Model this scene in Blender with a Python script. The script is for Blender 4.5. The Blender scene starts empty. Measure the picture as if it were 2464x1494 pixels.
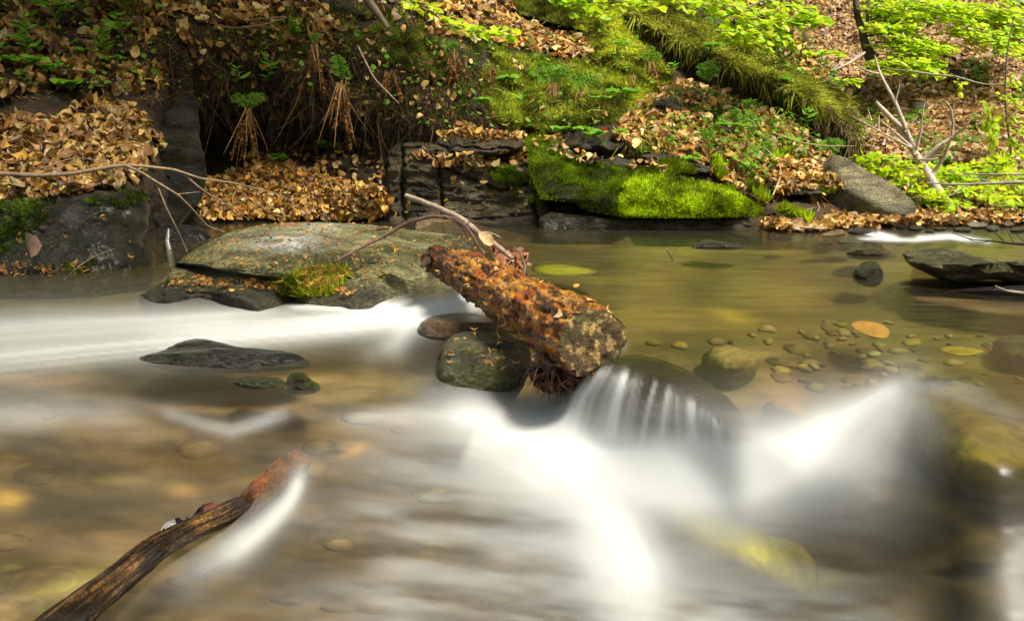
import bpy, math, random
import numpy as np
from mathutils import Vector, Matrix
R = math.radians
sc = bpy.context.scene
random.seed(7); rng = np.random.default_rng(7)

# ------------------------------------------------------------------ camera
W, H, F, CX, CY, HZ = 2464.0, 1494.0, 1759.0, 1232.0, 747.0, 390.0
TH = math.atan((CY-HZ)/F); CT, ST = math.cos(TH), math.sin(TH); CZ = 0.5
cam = bpy.data.cameras.new('camera'); co = bpy.data.objects.new('camera', cam); sc.collection.objects.link(co)
cam.sensor_width = 36; cam.lens = 36*F/W; cam.clip_start = .05; cam.clip_end = 500
co.location = (0, 0, CZ); co.rotation_euler = (math.pi/2-TH, 0, 0); sc.camera = co
# ------------------------------------------------------------------ sky and sun
SUN_EL, SUN_AZ = R(58), R(132)            # azimuth measured from +Y (up the picture) towards +X
w = bpy.data.worlds.new('World'); sc.world = w; w.use_nodes = True
nt = w.node_tree; bg = nt.nodes['Background']
sk = nt.nodes.new('ShaderNodeTexSky'); sk.sky_type = 'NISHITA'; sk.sun_disc = False
sk.sun_elevation = SUN_EL; sk.sun_rotation = SUN_AZ; sk.air_density = 1.2; sk.dust_density = 3.5; sk.ozone_density = .6
wm = nt.nodes.new('ShaderNodeMix'); wm.data_type = 'RGBA'; wm.blend_type = 'MULTIPLY'; wm.inputs[0].default_value = 1; wm.inputs[7].default_value = (1.08, 1.0, .80, 1)
nt.links.new(sk.outputs[0], wm.inputs[6]); nt.links.new(wm.outputs[2], bg.inputs[0]); bg.inputs[1].default_value = 0.10
sun = bpy.data.lights.new('sun', 'SUN'); sun.energy = 4.0; sun.angle = R(16); sun.color = (1, .95, .85)
so = bpy.data.objects.new('sun', sun); sc.collection.objects.link(so)
sd = Vector((math.sin(SUN_AZ)*math.cos(SUN_EL), math.cos(SUN_AZ)*math.cos(SUN_EL), math.sin(SUN_EL)))
so.rotation_euler = sd.to_track_quat('Z', 'Y').to_euler(); so.location = sd*30
vs = sc.view_settings; vs.view_transform = 'Standard'; vs.look = 'None'; vs.gamma = 1; vs.exposure = 0.85
cy = sc.cycles; cy.max_bounces = 7; cy.diffuse_bounces = 3; cy.glossy_bounces = 3; cy.transparent_max_bounces = 12
cy.transmission_bounces = 4; cy.caustics_reflective = False; cy.caustics_refractive = False; cy.sample_clamp_indirect = 4; cy.sample_clamp_direct = 6
try:
    cy.use_denoising = True; cy.denoiser = 'OPENIMAGEDENOISE'
except Exception: pass

# ------------------------------------------------------------------ projection helpers (metres; picture coordinates 2464 x 1494)
def A(x): return np.asarray(x, float)
def ray(px, py):
    a = (A(px)-CX)/F; b = (CY-A(py))/F
    a, b = np.broadcast_arrays(a, b)
    return np.stack([a, CT+b*ST, -ST+b*CT], -1)
def atY(px, py, Y):
    d = ray(px, py); t = A(Y)/d[..., 1]
    return d*t[..., None]+A([0, 0, CZ])
def atZ(px, py, Z):
    d = ray(px, py); t = (A(Z)-CZ)/d[..., 2]
    return d*t[..., None]+A([0, 0, CZ])
def proj(P):
    P = A(P)-A([0, 0, CZ]); f = P[..., 1]*CT-P[..., 2]*ST; u = P[..., 1]*ST+P[..., 2]*CT
    return CX+F*P[..., 0]/f, CY-F*u/f
# ------------------------------------------------------------------ noise
def _h(i, j, k, s):
    n = (i*374761393+j*668265263+k*2147483647+s*1274126177) & 0xffffffff
    n = ((n ^ (n >> 13))*1274126177) & 0xffffffff
    n = ((n ^ (n >> 16))*2246822519) & 0xffffffff
    return ((n ^ (n >> 15)) & 0xffffff)/float(0xffffff)
def vn(P, s=0):
    P = A(P); f = np.floor(P); t = P-f; t = t*t*(3-2*t); i = f.astype(np.int64)
    r = 0
    for a in (0, 1):
        for b in (0, 1):
            for c in (0, 1):
                wgt = (t[..., 0] if a else 1-t[..., 0])*(t[..., 1] if b else 1-t[..., 1])*(t[..., 2] if c else 1-t[..., 2])
                r = r+wgt*_h(i[..., 0]+a, i[..., 1]+b, i[..., 2]+c, s)
    return r
def fbm(P, o=4, s=0, g=.5):
    P = A(P); r = 0; a = 1; t = 0
    for k in range(o):
        r = r+a*vn(P*(2**k)+k*17.3, s+k); t += a; a *= g
    return r/t
def n2(x, y, s=0, o=3): return fbm(np.stack(np.broadcast_arrays(A(x), A(y), A(0.5)), -1), o, s)
def sstep(a, b, x): t = np.clip((x-a)/(b-a), 0, 1); return t*t*(3-2*t)
def mix(a, b, t): t = A(t)[..., None]; return A(a)*(1-t)+A(b)*t
class RBF:
    def __init__(s, pts, c=25):
        p = A(pts); s.p = p[:, :2]; n = len(p); s.v0 = p[:, 2].mean()
        s.c = c; K = np.sqrt(((s.p[:, None]-s.p[None])**2).sum(-1)+c)
        s.w = np.linalg.solve(K+1e-6*np.eye(n), p[:, 2]-s.v0)
    def __call__(s, x, y):
        x, y = np.broadcast_arrays(A(x), A(y)); r = np.full(x.shape, s.v0)
        for (a, b), c in zip(s.p, s.w): r = r+c*np.sqrt((x-a)**2+(y-b)**2+s.c)
        return r
def inpoly(x, y, poly):
    p = A(poly); r = np.zeros(np.shape(x), bool); j = len(p)-1
    for i in range(len(p)):
        c = ((p[i, 1] > y) != (p[j, 1] > y)) & (x < (p[j, 0]-p[i, 0])*(y-p[i, 1])/(p[j, 1]-p[i, 1]+1e-9)+p[i, 0])
        r ^= c; j = i
    return r
def pdist(x, y, pts):
    """distance to a polyline, position along it 0..1 and signed side distance"""
    x = A(x); y = A(y); p = A(pts); L = np.r_[0, np.cumsum(np.hypot(*(p[1:]-p[:-1]).T))]
    best = np.full(x.shape, 1e9); s = np.zeros(x.shape); sg = np.zeros(x.shape)
    for i in range(len(p)-1):
        d = p[i+1]-p[i]; l2 = (d**2).sum(); t = np.clip(((x-p[i, 0])*d[0]+(y-p[i, 1])*d[1])/l2, 0, 1)
        ex = x-p[i, 0]-t*d[0]; ey = y-p[i, 1]-t*d[1]; q = np.hypot(ex, ey); m = q < best
        best = np.where(m, q, best); s = np.where(m, (L[i]+t*math.sqrt(l2))/L[-1], s)
        sg = np.where(m, np.sign(ex*-d[1]+ey*d[0]), sg)
    return best, s, sg*best
def polymask(x, y, poly, soft=12):
    ins = inpoly(x, y, poly); d = pdist(x, y, list(poly)+[poly[0]])[0]
    return sstep(-soft, soft, np.where(ins, d, -d))

# ------------------------------------------------------------------ materials
MATS = {}
def mat(name, rough=.7, rvar=.15, var=.45, vs_=18, bump=.5, bs=45, trans=0., spec=.4, stretch=(1, 1, 1), bdist=.012, coat=0, rib=0, fine=0):
    if name in MATS: return MATS[name]
    m = bpy.data.materials.new(name); m.use_nodes = True; n = m.node_tree.nodes; l = m.node_tree.links
    b = n['Principled BSDF']; out = n['Material Output']
    at = n.new('ShaderNodeAttribute'); at.attribute_name = 'tint'
    tc = n.new('ShaderNodeTexCoord'); mp = n.new('ShaderNodeMapping'); mp.inputs['Scale'].default_value = stretch
    l.new(tc.outputs['Object'], mp.inputs[0])
    no = n.new('ShaderNodeTexNoise'); no.inputs['Scale'].default_value = vs_; no.inputs['Detail'].default_value = 8; no.inputs['Roughness'].default_value = .65
    l.new(mp.outputs[0], no.inputs['Vector'])
    mr = n.new('ShaderNodeMapRange'); mr.inputs[1].default_value = .36; mr.inputs[2].default_value = .64
    mr.inputs[3].default_value = 1-var; mr.inputs[4].default_value = 1+var; l.new(no.outputs['Fac'], mr.inputs[0])
    vm = n.new('ShaderNodeVectorMath'); vm.operation = 'SCALE'; l.new(at.outputs['Color'], vm.inputs[0]); l.new(mr.outputs[0], vm.inputs['Scale'])
    nf = n.new('ShaderNodeTexNoise'); nf.inputs['Scale'].default_value = vs_*7; nf.inputs['Detail'].default_value = 6; nf.inputs['Roughness'].default_value = .75; l.new(mp.outputs[0], nf.inputs['Vector'])
    mf = n.new('ShaderNodeMapRange'); mf.inputs[1].default_value = .38; mf.inputs[2].default_value = .62; mf.inputs[3].default_value = 1-fine; mf.inputs[4].default_value = 1+fine; l.new(nf.outputs['Fac'], mf.inputs[0])
    mm = n.new('ShaderNodeMath'); mm.operation = 'MULTIPLY'; l.new(mr.outputs[0], mm.inputs[0]); l.new(mf.outputs[0], mm.inputs[1]); l.new(mm.outputs[0], vm.inputs['Scale'])
    l.new(vm.outputs[0], b.inputs['Base Color'])
    rr = n.new('ShaderNodeMapRange'); rr.inputs[1].default_value = .38; rr.inputs[2].default_value = .62
    rr.inputs[3].default_value = max(.04, rough-rvar); rr.inputs[4].default_value = min(1, rough+rvar)
    n3 = n.new('ShaderNodeTexNoise'); n3.inputs['Scale'].default_value = vs_*.6; n3.inputs['Detail'].default_value = 4; l.new(mp.outputs[0], n3.inputs['Vector'])
    l.new(n3.outputs['Fac'], rr.inputs[0]); l.new(rr.outputs[0], b.inputs['Roughness'])
    b.inputs['Specular IOR Level'].default_value = spec
    if coat: b.inputs['Coat Weight'].default_value = coat; b.inputs['Coat Roughness'].default_value = .12
    if name in ('wet rock', 'smooth wet stone'):
        b.inputs['Coat Weight'].default_value = .12; b.inputs['Coat Roughness'].default_value = .32
    if bump:
        nb = n.new('ShaderNodeTexNoise'); nb.inputs['Scale'].default_value = bs; nb.inputs['Detail'].default_value = 8; nb.inputs['Roughness'].default_value = .7
        l.new(mp.outputs[0], nb.inputs['Vector'])
        bp = n.new('ShaderNodeBump'); bp.inputs['Strength'].default_value = bump; bp.inputs['Distance'].default_value = bdist
        l.new(nb.outputs['Fac'], bp.inputs['Height']); l.new(bp.outputs[0], b.inputs['Normal'])
    if trans:
        tr = n.new('ShaderNodeBsdfTranslucent'); l.new(vm.outputs[0], tr.inputs[0])
        mx = n.new('ShaderNodeMixShader'); mx.inputs[0].default_value = trans
        l.new(b.outputs[0], mx.inputs[1]); l.new(tr.outputs[0], mx.inputs[2]); l.new(mx.outputs[0], out.inputs[0])
    MATS[name] = m; return m
M_SOIL = mat('bank soil', .85, .1, .6, 14, 1, 30, bdist=.1, fine=.6)
M_ROCK = mat('damp rock', .5, .2, .5, 9, 1, 40, spec=.5, bdist=.12, fine=.65, stretch=(1, 1, 2.2))
M_WET = mat('wet rock', .32, .12, .5, 10, 1, 48, spec=.7, bdist=.12, fine=.6, stretch=(1, 1, 1.8))
M_STONE = mat('smooth wet stone', .24, .1, .4, 14, .8, 55, spec=.6, bdist=.04, fine=.5)
M_LEAF = mat('dead leaf', .5, .15, .3, 60, .2, 120, trans=.22, spec=.45, bdist=.003)
M_WETLEAF = mat('soaked dead leaf', .42, .1, .3, 60, .2, 120, trans=.1, spec=.6, bdist=.003)
M_GREEN = mat('green leaf', .45, .1, .2, 40, 0, trans=.5, spec=.3)
M_MOSS = mat('moss', .8, .1, .35, 30, 0, trans=.35, spec=.2)
M_DRY = mat('dry fern and root', .8, .1, .35, 50, 0, trans=.15, spec=.2)
M_BARK = mat('bark', .6, .2, .5, 30, .9, 70, spec=.4, bdist=.02, fine=.5)
M_LOG = mat('stripped orange bark', .36, .2, .6, 26, 1, 60, spec=.6, bdist=.06, fine=.6)
M_WOOD = mat('twig wood', .55, .15, .35, 60, .5, 90, spec=.4, bdist=.003)
M_SUB = mat('drowned stone', .85, .05, .35, 16, .4, 40, spec=.15, bdist=.006)
M_BED = mat('stream bed', .75, .1, .3, 6, .4, 22, spec=.3, stretch=(.5, 1.6, 1), bdist=.01)

def water_mat():
    m = bpy.data.materials.new('stream water'); m.use_nodes = True; n = m.node_tree.nodes; l = m.node_tree.links
    n.remove(n['Principled BSDF']); out = n['Material Output']
    fo = n.new('ShaderNodeAttribute'); fo.attribute_name = 'foam'
    mu = n.new('ShaderNodeAttribute'); mu.attribute_name = 'murk'
    ti = n.new('ShaderNodeAttribute'); ti.attribute_name = 'tint'
    tc = n.new('ShaderNodeTexCoord'); mp = n.new('ShaderNodeMapping'); mp.inputs['Scale'].default_value = (1.2, 2.8, 3); mp.inputs['Rotation'].default_value = (0, 0, R(8))
    l.new(tc.outputs['Object'], mp.inputs[0])
    nb = n.new('ShaderNodeTexNoise'); nb.inputs['Scale'].default_value = 2.2; nb.inputs['Detail'].default_value = 3; l.new(mp.outputs[0], nb.inputs['Vector'])
    bp = n.new('ShaderNodeBump'); bp.inputs['Strength'].default_value = .4; bp.inputs['Distance'].default_value = .03; l.new(nb.outputs['Fac'], bp.inputs['Height'])
    tr = n.new('ShaderNodeBsdfTransparent'); tr.inputs[0].default_value = (.93, .9, .74, 1)
    df = n.new('ShaderNodeBsdfDiffuse'); l.new(ti.outputs['Color'], df.inputs[0])
    m1 = n.new('ShaderNodeMixShader'); l.new(mu.outputs['Fac'], m1.inputs[0]); l.new(tr.outputs[0], m1.inputs[1]); l.new(df.outputs[0], m1.inputs[2])
    gl = n.new('ShaderNodeBsdfGlossy'); gl.inputs['Roughness'].default_value = .2; l.new(bp.outputs[0], gl.inputs['Normal'])
    fr = n.new('ShaderNodeFresnel'); fr.inputs['IOR'].default_value = 1.33; l.new(bp.outputs[0], fr.inputs['Normal'])
    fm = n.new('ShaderNodeMath'); fm.operation = 'MULTIPLY'; fm.inputs[1].default_value = .85; l.new(fr.outputs[0], fm.inputs[0])
    m2 = n.new('ShaderNodeMixShader'); l.new(fm.outputs[0], m2.inputs[0]); l.new(m1.outputs[0], m2.inputs[1]); l.new(gl.outputs[0], m2.inputs[2])
    fd = n.new('ShaderNodeBsdfDiffuse'); fd.inputs[0].default_value = (.80, .83, .81, 1)
    ft = n.new('ShaderNodeBsdfTranslucent'); ft.inputs[0].default_value = (.80, .83, .81, 1)
    fx = n.new('ShaderNodeMixShader'); fx.inputs[0].default_value = .25; l.new(fd.outputs[0], fx.inputs[1]); l.new(ft.outputs[0], fx.inputs[2])
    m3 = n.new('ShaderNodeMixShader'); l.new(fo.outputs['Fac'], m3.inputs[0]); l.new(m2.outputs[0], m3.inputs[1]); l.new(fx.outputs[0], m3.inputs[2])
    l.new(m3.outputs[0], out.inputs[0]); return m
M_WATER = water_mat()

# ------------------------------------------------------------------ object helpers
def link(o, parent=None):
    sc.collection.objects.link(o)
    if parent is not None: o.parent = parent
    return o
def tag(o, label=None, cat=None, group=None, kind=None):
    if label: o['label'] = label
    if cat: o['category'] = cat
    if group: o['group'] = group
    if kind: o['kind'] = kind
    return o
def mk(name, V, Fc, m, tint=(.5, .5, .5), parent=None, smooth=True, base=None, attrs=None, loc_of=None):
    """one mesh object out of vertex rows V (n,3) and faces Fc ((k,3) or (k,4) or a list of both)"""
    V = A(V).reshape(-1, 3)
    if not isinstance(Fc, list): Fc = [Fc]
    Fc = [np.asarray(f, np.int64) for f in Fc if len(f)]
    if base is None:
        base = A([0, 0, 0]) if parent is not None else A([V[:, 0].mean(), V[:, 1].mean(), V[:, 2].min()])
    if parent is not None and 'org' in parent: base = A(parent['org'])
    me = bpy.data.meshes.new(name); nV = len(V)
    me.vertices.add(nV); me.vertices.foreach_set('co', (V-base).ravel())
    lv = np.concatenate([f.ravel() for f in Fc]); lt = np.concatenate([np.full(len(f), f.shape[1]) for f in Fc])
    ls = np.r_[0, np.cumsum(lt)[:-1]]
    me.loops.add(len(lv)); me.loops.foreach_set('vertex_index', lv.astype(np.int32))
    me.polygons.add(len(lt)); me.polygons.foreach_set('loop_start', ls.astype(np.int32)); me.polygons.foreach_set('loop_total', lt.astype(np.int32))
    me.update(calc_edges=True)
    me.polygons.foreach_set('use_smooth', np.full(len(lt), bool(smooth)))
    t = np.ones((nV, 4)); t[:, :3] = np.clip(np.broadcast_to(A(tint), (nV, 3)), 0, 1)
    a = me.attributes.new('tint', 'FLOAT_COLOR', 'POINT'); a.data.foreach_set('color', t.ravel())
    for k, v in (attrs or {}).items():
        b = me.attributes.new(k, 'FLOAT', 'POINT'); b.data.foreach_set('value', A(v).ravel())
    me.materials.append(m); o = bpy.data.objects.new(name, me); link(o, parent)
    if parent is None: o.location = base; o['org'] = [float(x) for x in base]
    else: o['org'] = [float(x) for x in base]
    return o
def thing(name, P, label, cat, group=None):
    o = bpy.data.objects.new(name, None); link(o); o.location = P; o['org'] = [float(x) for x in P]; o.empty_display_size = .1
    return tag(o, label, cat, group)
def gridf(nr, nc, wrap=False):
    i = np.arange(nr-1)[:, None]; j = np.arange(nc if wrap else nc-1)[None]; k = (j+1) % nc
    return np.stack([i*nc+j, (i+1)*nc+j, (i+1)*nc+k, i*nc+k], -1).reshape(-1, 4)
def smoothclosed(p, n, it=2):
    p = A(p)
    for _ in range(it):
        q = np.roll(p, -1, 0); p = np.stack([.75*p+.25*q, .25*p+.75*q], 1).reshape(-1, 2)
    L = np.r_[0, np.cumsum(np.hypot(*(np.roll(p, -1, 0)-p).T))]; pp = np.vstack([p, p[:1]])
    s = np.linspace(0, L[-1], n, endpoint=False)
    return np.stack([np.interp(s, L, pp[:, 0]), np.interp(s, L, pp[:, 1])], 1)
def rock(name, outline, Pf, off, tintf, m=None, k=2.5, amp=.012, fs=8, rings=26, segs=110, centre=None, parent=None, label=None, cat='rock', group=None, edge=1.0, jag=0, strata=0, sm=1, smooth=True):
    """closed stone body: front side follows the drawn outline at real depth Pf(px,py), swells back along off (metres)"""
    ol = smoothclosed(outline, segs, sm); c = A(centre) if centre is not None else ol.mean(0)
    if jag:
        a = np.arange(segs)*.35; ol = c+(ol-c)*(1+jag*(n2(a, a*0+len(name)+ol[0, 0], 5, 4)-.5))[:, None]
    r = np.linspace(0, 1, rings)**.75; rr = r[:, None]
    px = c[0]+rr*(ol[None, :, 0]-c[0]); py = c[1]+rr*(ol[None, :, 1]-c[1])
    P = Pf(px, py); off = A(off)
    if off[2] > -.06: pc = P.reshape(-1, 3).mean(0); off = off+A([off[1]*pc[0]/pc[1], 0, off[1]*(pc[2]-CZ)/pc[1]])
    bul = (1-np.clip(rr, 0, 1)**k)**(1/k)*np.ones_like(px)
    fr = P+off*(1-bul)[..., None]; bk = (P+off*(1+bul)[..., None])[::-1][1:]
    G = np.concatenate([fr, bk], 0)
    d = (fbm(G*fs, 6, 3, .6)-.5)*5*amp+(fbm(G*fs*.35, 3, 9)-.5)*6*amp-(1-np.clip(np.abs(fbm(G*A([1, 1, 1.8])*fs*.8, 4, 29)-.5)*9, 0, 1))*amp*.7
    cen = G.reshape(-1, 3).mean(0); nrm = G-cen; nrm /= np.linalg.norm(nrm, axis=-1, keepdims=True)+1e-6
    nrm = nrm*.6+A([0, -.8, .2])*.6*(1 if True else 0)
    G = G+nrm*d[..., None]
    if strata:
        zz = G[..., 2]*strata+fbm(G*3, 3, 4)*2.2+G[..., 0]*.6; st = np.abs((zz % 1)-.5)*2
        G[..., 1] += (sstep(0, .35, st)-1)*-amp*1.3
    n = len(G); Fc = gridf(n, segs, True)
    ti = tintf(np.concatenate([px, px[::-1][1:]], 0), np.concatenate([py, py[::-1][1:]], 0), G) if callable(tintf) else A(tintf)*(.6+.8*fbm(G*6, 4, 2))[..., None]
    o = mk(name, G, Fc, m or M_ROCK, ti.reshape(-1, 3), parent=parent, smooth=smooth)
    if parent is None: tag(o, label, cat, group)
    return o
def YB(x, y): return float(atZ(x, y, float(WZ(x, y)))[1])
def planeY(Y0, py0, sl, sx=0, px0=0): return lambda px, py: atY(px, py, Y0+(py0-py)*sl+(px-px0)*sx)
# instanced little shapes gathered into one mesh -----------------------------------------
LT = A([[0, 0], [.10, -.30], [.13, 0], [.12, .27], [.42, -.52], [.45, 0], [.38, .5], [.80, -.34], [.82, 0], [.77, .38], [1.0, .03]]); NL = 11
LF = np.array([(0, 2, 1), (0, 3, 2), (1, 2, 5), (1, 5, 4), (2, 3, 6), (2, 6, 5), (4, 5, 8), (4, 8, 7), (5, 6, 9), (5, 9, 8), (7, 8, 10), (8, 9, 10)])
def frames(N, tilt, r=rng):
    N = A(N); n = len(N); v = N+r.normal(0, 1, (n, 3))*A(tilt).reshape(-1, 1); v /= np.linalg.norm(v, axis=1, keepdims=True)
    t = r.normal(0, 1, (n, 3)); t -= (t*v).sum(1, keepdims=True)*v; t /= np.linalg.norm(t, axis=1, keepdims=True)
    return t, np.cross(v, t), v
def leaves(P, N, size, tilt=.35, wid=.62, cup=.35, bend=.35, r=rng, T=None):
    n = len(P); t, b, v = frames(N, tilt, r)
    if T is not None:
        t = A(T)/(np.linalg.norm(T, axis=1, keepdims=True)+1e-9); v = v-(v*t).sum(1, keepdims=True)*t; v /= np.linalg.norm(v, axis=1, keepdims=True)+1e-9; b = np.cross(v, t)
    size = np.broadcast_to(A(size), (n,))*r.uniform(.55, 1.3, n)
    cu = r.normal(0, cup, n); be = r.normal(0, bend, n); wd = wid*r.uniform(.75, 1.2, n); sk_ = r.normal(0, .12, n)
    l = (LT[:, 0] if T is not None else LT[:, 0]-.5)[None]*size[:, None]; ww = LT[:, 1][None]*(size*wd)[:, None]
    z = size[:, None]*(cu[:, None]*np.abs(LT[:, 1])[None]*1.2+be[:, None]*(LT[:, 0]-.5)[None]**2*1.6+sk_[:, None]*LT[:, 1][None]*(LT[:, 0][None]-.3)*2)
    z = z-z.min(1, keepdims=True)*.8 if T is None else z
    V = A(P)[:, None]+l[..., None]*t[:, None]+ww[..., None]*b[:, None]+z[..., None]*v[:, None]
    Fc = (np.arange(n)[:, None, None]*NL+LF[None]).reshape(-1, 3)
    return V.reshape(-1, 3), Fc
def blades(P, D, L, wd, droop=.3, ns=2, r=rng, curl=.2):
    n = len(P); P = A(P); D = A(D)/np.linalg.norm(D, axis=1, keepdims=True); L = np.broadcast_to(A(L), (n,)); wd = np.broadcast_to(A(wd), (n,))
    s = r.normal(0, 1, (n, 3)); s[:, 1] *= .4; s -= (s*D).sum(1, keepdims=True)*D; s /= np.linalg.norm(s, axis=1, keepdims=True)
    cr = r.normal(0, curl, (n, 3)); pts = []
    for i in range(ns+1):
        t = i/ns; c = P+D*(L*t)[:, None]+A([0, 0, -1])*(L*droop*t*t)[:, None]+cr*(L*t*t)[:, None]
        if i < ns: pts += [c-s*(wd*(1-t*.8)/2)[:, None], c+s*(wd*(1-t*.8)/2)[:, None]]
        else: pts += [c]
    V = np.stack(pts, 1); k = 2*ns+1; f = []
    for i in range(ns-1): a = 2*i; f += [(a, a+1, a+3), (a, a+3, a+2)]
    a = 2*(ns-1); f += [(a, a+1, a+2)]
    return V.reshape(-1, 3), (np.arange(n)[:, None, None]*k+np.array(f)[None]).reshape(-1, 3)
def rep(c, k): return np.repeat(A(c), k, 0)
def join(parts):
    V = []; Fs = []; T = []; o = 0
    for v, f, t in parts:
        if len(v) == 0: continue
        V.append(v); Fs.append(np.asarray(f)+o); T.append(np.broadcast_to(A(t), (len(v), 3))); o += len(v)
    k3 = [f for f in Fs if f.shape[1] == 3]; k4 = [f for f in Fs if f.shape[1] == 4]
    return np.vstack(V), ([np.vstack(k3)] if k3 else [])+([np.vstack(k4)] if k4 else []), np.vstack(T)
def tube(pts, rad, sides=8, rough=0., seed=0, close=True, dens=3):
    p = A(pts); L = np.r_[0, np.cumsum(np.linalg.norm(p[1:]-p[:-1], axis=1))]; n = max(len(p), (len(p)-1)*dens+1)
    s = np.linspace(0, L[-1], n)
    q = np.stack([np.interp(s, L, p[:, i]) for i in range(3)], 1)
    for _ in range(2):
        if n > 4: q[1:-1] = (q[:-2]+2*q[1:-1]+q[2:])/4
    r = np.interp(s, L, np.broadcast_to(A(rad), (len(p),)))
    d = np.gradient(q, axis=0); d /= np.linalg.norm(d, axis=1, keepdims=True)+1e-9
    up = A([0, 0, 1.]) if abs(d[0, 2]) < .9 else A([0, 1., 0]); u = []
    for i in range(n): x = up-d[i]*(up@d[i]); x /= np.linalg.norm(x); u.append(x); up = x
    u = A(u); v = np.cross(d, u); a = np.arange(sides)*2*math.pi/sides
    G = q[:, None]+r[:, None, None]*(np.cos(a)[None, :, None]*u[:, None]+np.sin(a)[None, :, None]*v[:, None])
    if rough:
        c = q[:, None]; e = (fbm(G/max(r.max(), .004)*.7, 4, seed)-.5)*2*rough; G = c+(G-c)*(1+e[..., None])
    Vv = G.reshape(-1, 3); f = gridf(n, sides, True)
    if close:
        k = len(Vv); Vv = np.vstack([Vv, q[:1], q[-1:]]); j = np.arange(sides)
        cap = np.concatenate([np.stack([np.full(sides, k), (j+1) % sides, j, j], 1), np.stack([np.full(sides, k+1), (n-1)*sides+j, (n-1)*sides+(j+1) % sides, (n-1)*sides+(j+1) % sides], 1)])
        cap = cap[:, :3]
        f4 = np.concatenate([f[:, [0, 1, 2]], f[:, [0, 2, 3]]]); f = np.concatenate([f4, cap])
    return Vv, f

# ------------------------------------------------------------------ WATER level and bed
ZC = []
for x in range(1250, 3300, 250):
    for y in (530, 600, 680, 760): ZC.append((x, y, 0.))
for x in (1900, 2100, 2464, 2900): ZC.append((x, 850, 0.))
ZC += [(1950, 1000, -.01), (2150, 915, .0), (2250, 925, .03), (2350, 945, .045), (2464, 965, .05), (2900, 1000, .05), (2250, 990, .03), (2380, 1020, .05), (1900, 940, 0), (1560, 850, 0), (1700, 890, 0), (1500, 850, 0), (1830, 960, 0),
       (1440, 868, -.005), (1520, 885, -.005), (1600, 912, -.005), (1700, 968, -.01), (1780, 1035, -.02),
       (1370, 960, -.12), (1340, 1060, -.19), (1460, 980, -.09), (1440, 1070, -.185), (1560, 1000, -.07), (1560, 1085, -.14), (1680, 1085, -.10), (1800, 1095, -.065),
       (1900, 1100, -.055), (1990, 1040, -.04), (2060, 990, -.02), (1450, 1200, -.205), (1600, 1200, -.18), (1750, 1200, -.15), (1900, 1200, -.12), (2050, 1150, -.06), (2050, 1300, -.14), (1600, 1300, -.21), (1750, 1300, -.195), (1900, 1300, -.17),
       (2200, 1150, -.05), (2200, 1300, -.12), (2464, 1120, .02), (2900, 1150, .02), (2320, 1100, .02), (2350, 1200, -.03), (2464, 1200, -.02), (2464, 1350, -.10), (2900, 1400, -.12), (2300, 1494, -.19), (2000, 1500, -.21), (2464, 1700, -.25), (3200, 2000, -.25)]
for x in (-700, -200, 200, 600, 1000, 1250, 1500, 1800):
    for y in (1130, 1300, 1500, 1800, 2200):
        if x >= 1500 and y < 1500: continue
        ZC.append((x, y, -.21-.00005*(y-1100)))
for x in (-700, -200, 100, 400, 700, 880): ZC += [(x, 660, -.12), (x, 760, -.12), (x, 860, -.13), (x, 960, -.165), (x, 1040, -.19)]
ZC += [(1000, 740, -.1), (1000, 800, -.12), (1000, 880, -.14), (1000, 1000, -.18), (1150, 1000, -.18), (1150, 740, -.08), (1120, 715, -.04), (1250, 820, -.11), (1150, 850, -.14), (1300, 960, -.19),
       (1060, 655, 0), (1120, 640, 0), (1050, 700, -.05), (960, 700, -.08), (1200, 640, 0), (1000, 530, 0), (600, 530, 0), (300, 530, -.02), (0, 530, -.1), (-700, 530, -.1), (1000, 600, 0), (760, 640, -.06), (1350, 800, -.04), (1480, 830, 0)]
WZ0 = RBF(ZC, 1200)
class Level:
    """water height: falls are steep faces leaning back, never overhanging"""
    def __init__(s):
        s.x = np.arange(-904, 3513, 8.); s.y = np.arange(500, 2412, 5.); gx, gy = np.meshgrid(s.x, s.y); z = WZ0(gx, gy); Y = atZ(gx, gy, z)[..., 1]
        for k in range(1, len(s.y)): Y[k] = np.minimum(Y[k], Y[k-1]-.0004*5)
        for _ in range(20): Y[:, 1:-1] = (Y[:, :-2]+2*Y[:, 1:-1]+Y[:, 2:])/4
        z = atY(gx, gy, Y)[..., 2]
        for _ in range(6):
            z[1:-1] = (z[:-2]+2*z[1:-1]+z[2:])/4; z[:, 1:-1] = (z[:, :-2]+2*z[:, 1:-1]+z[:, 2:])/4
        s.z = z
    def __call__(s, x, y):
        x, y = np.broadcast_arrays(A(x), A(y)); u = np.clip((x-s.x[0])/8, 0, len(s.x)-1.001); v = np.clip((y-s.y[0])/5, 0, len(s.y)-1.001); i = u.astype(int); j = v.astype(int); u = u-i; v = v-j
        return (s.z[j, i]*(1-u)+s.z[j, i+1]*u)*(1-v)+(s.z[j+1, i]*(1-u)+s.z[j+1, i+1]*u)*v
WZ = Level()
pxs = np.r_[np.linspace(-900, -40, 22)[:-1], np.arange(-40, 2506, 6), np.linspace(2506, 3500, 24)[1:]]
pys = np.r_[np.arange(512, 1500, 4.5), np.linspace(1504, 2400, 30)]
PX, PY = np.meshgrid(pxs, pys); WZg = WZ(PX, PY); WP = atZ(PX, PY, WZg)
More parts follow.
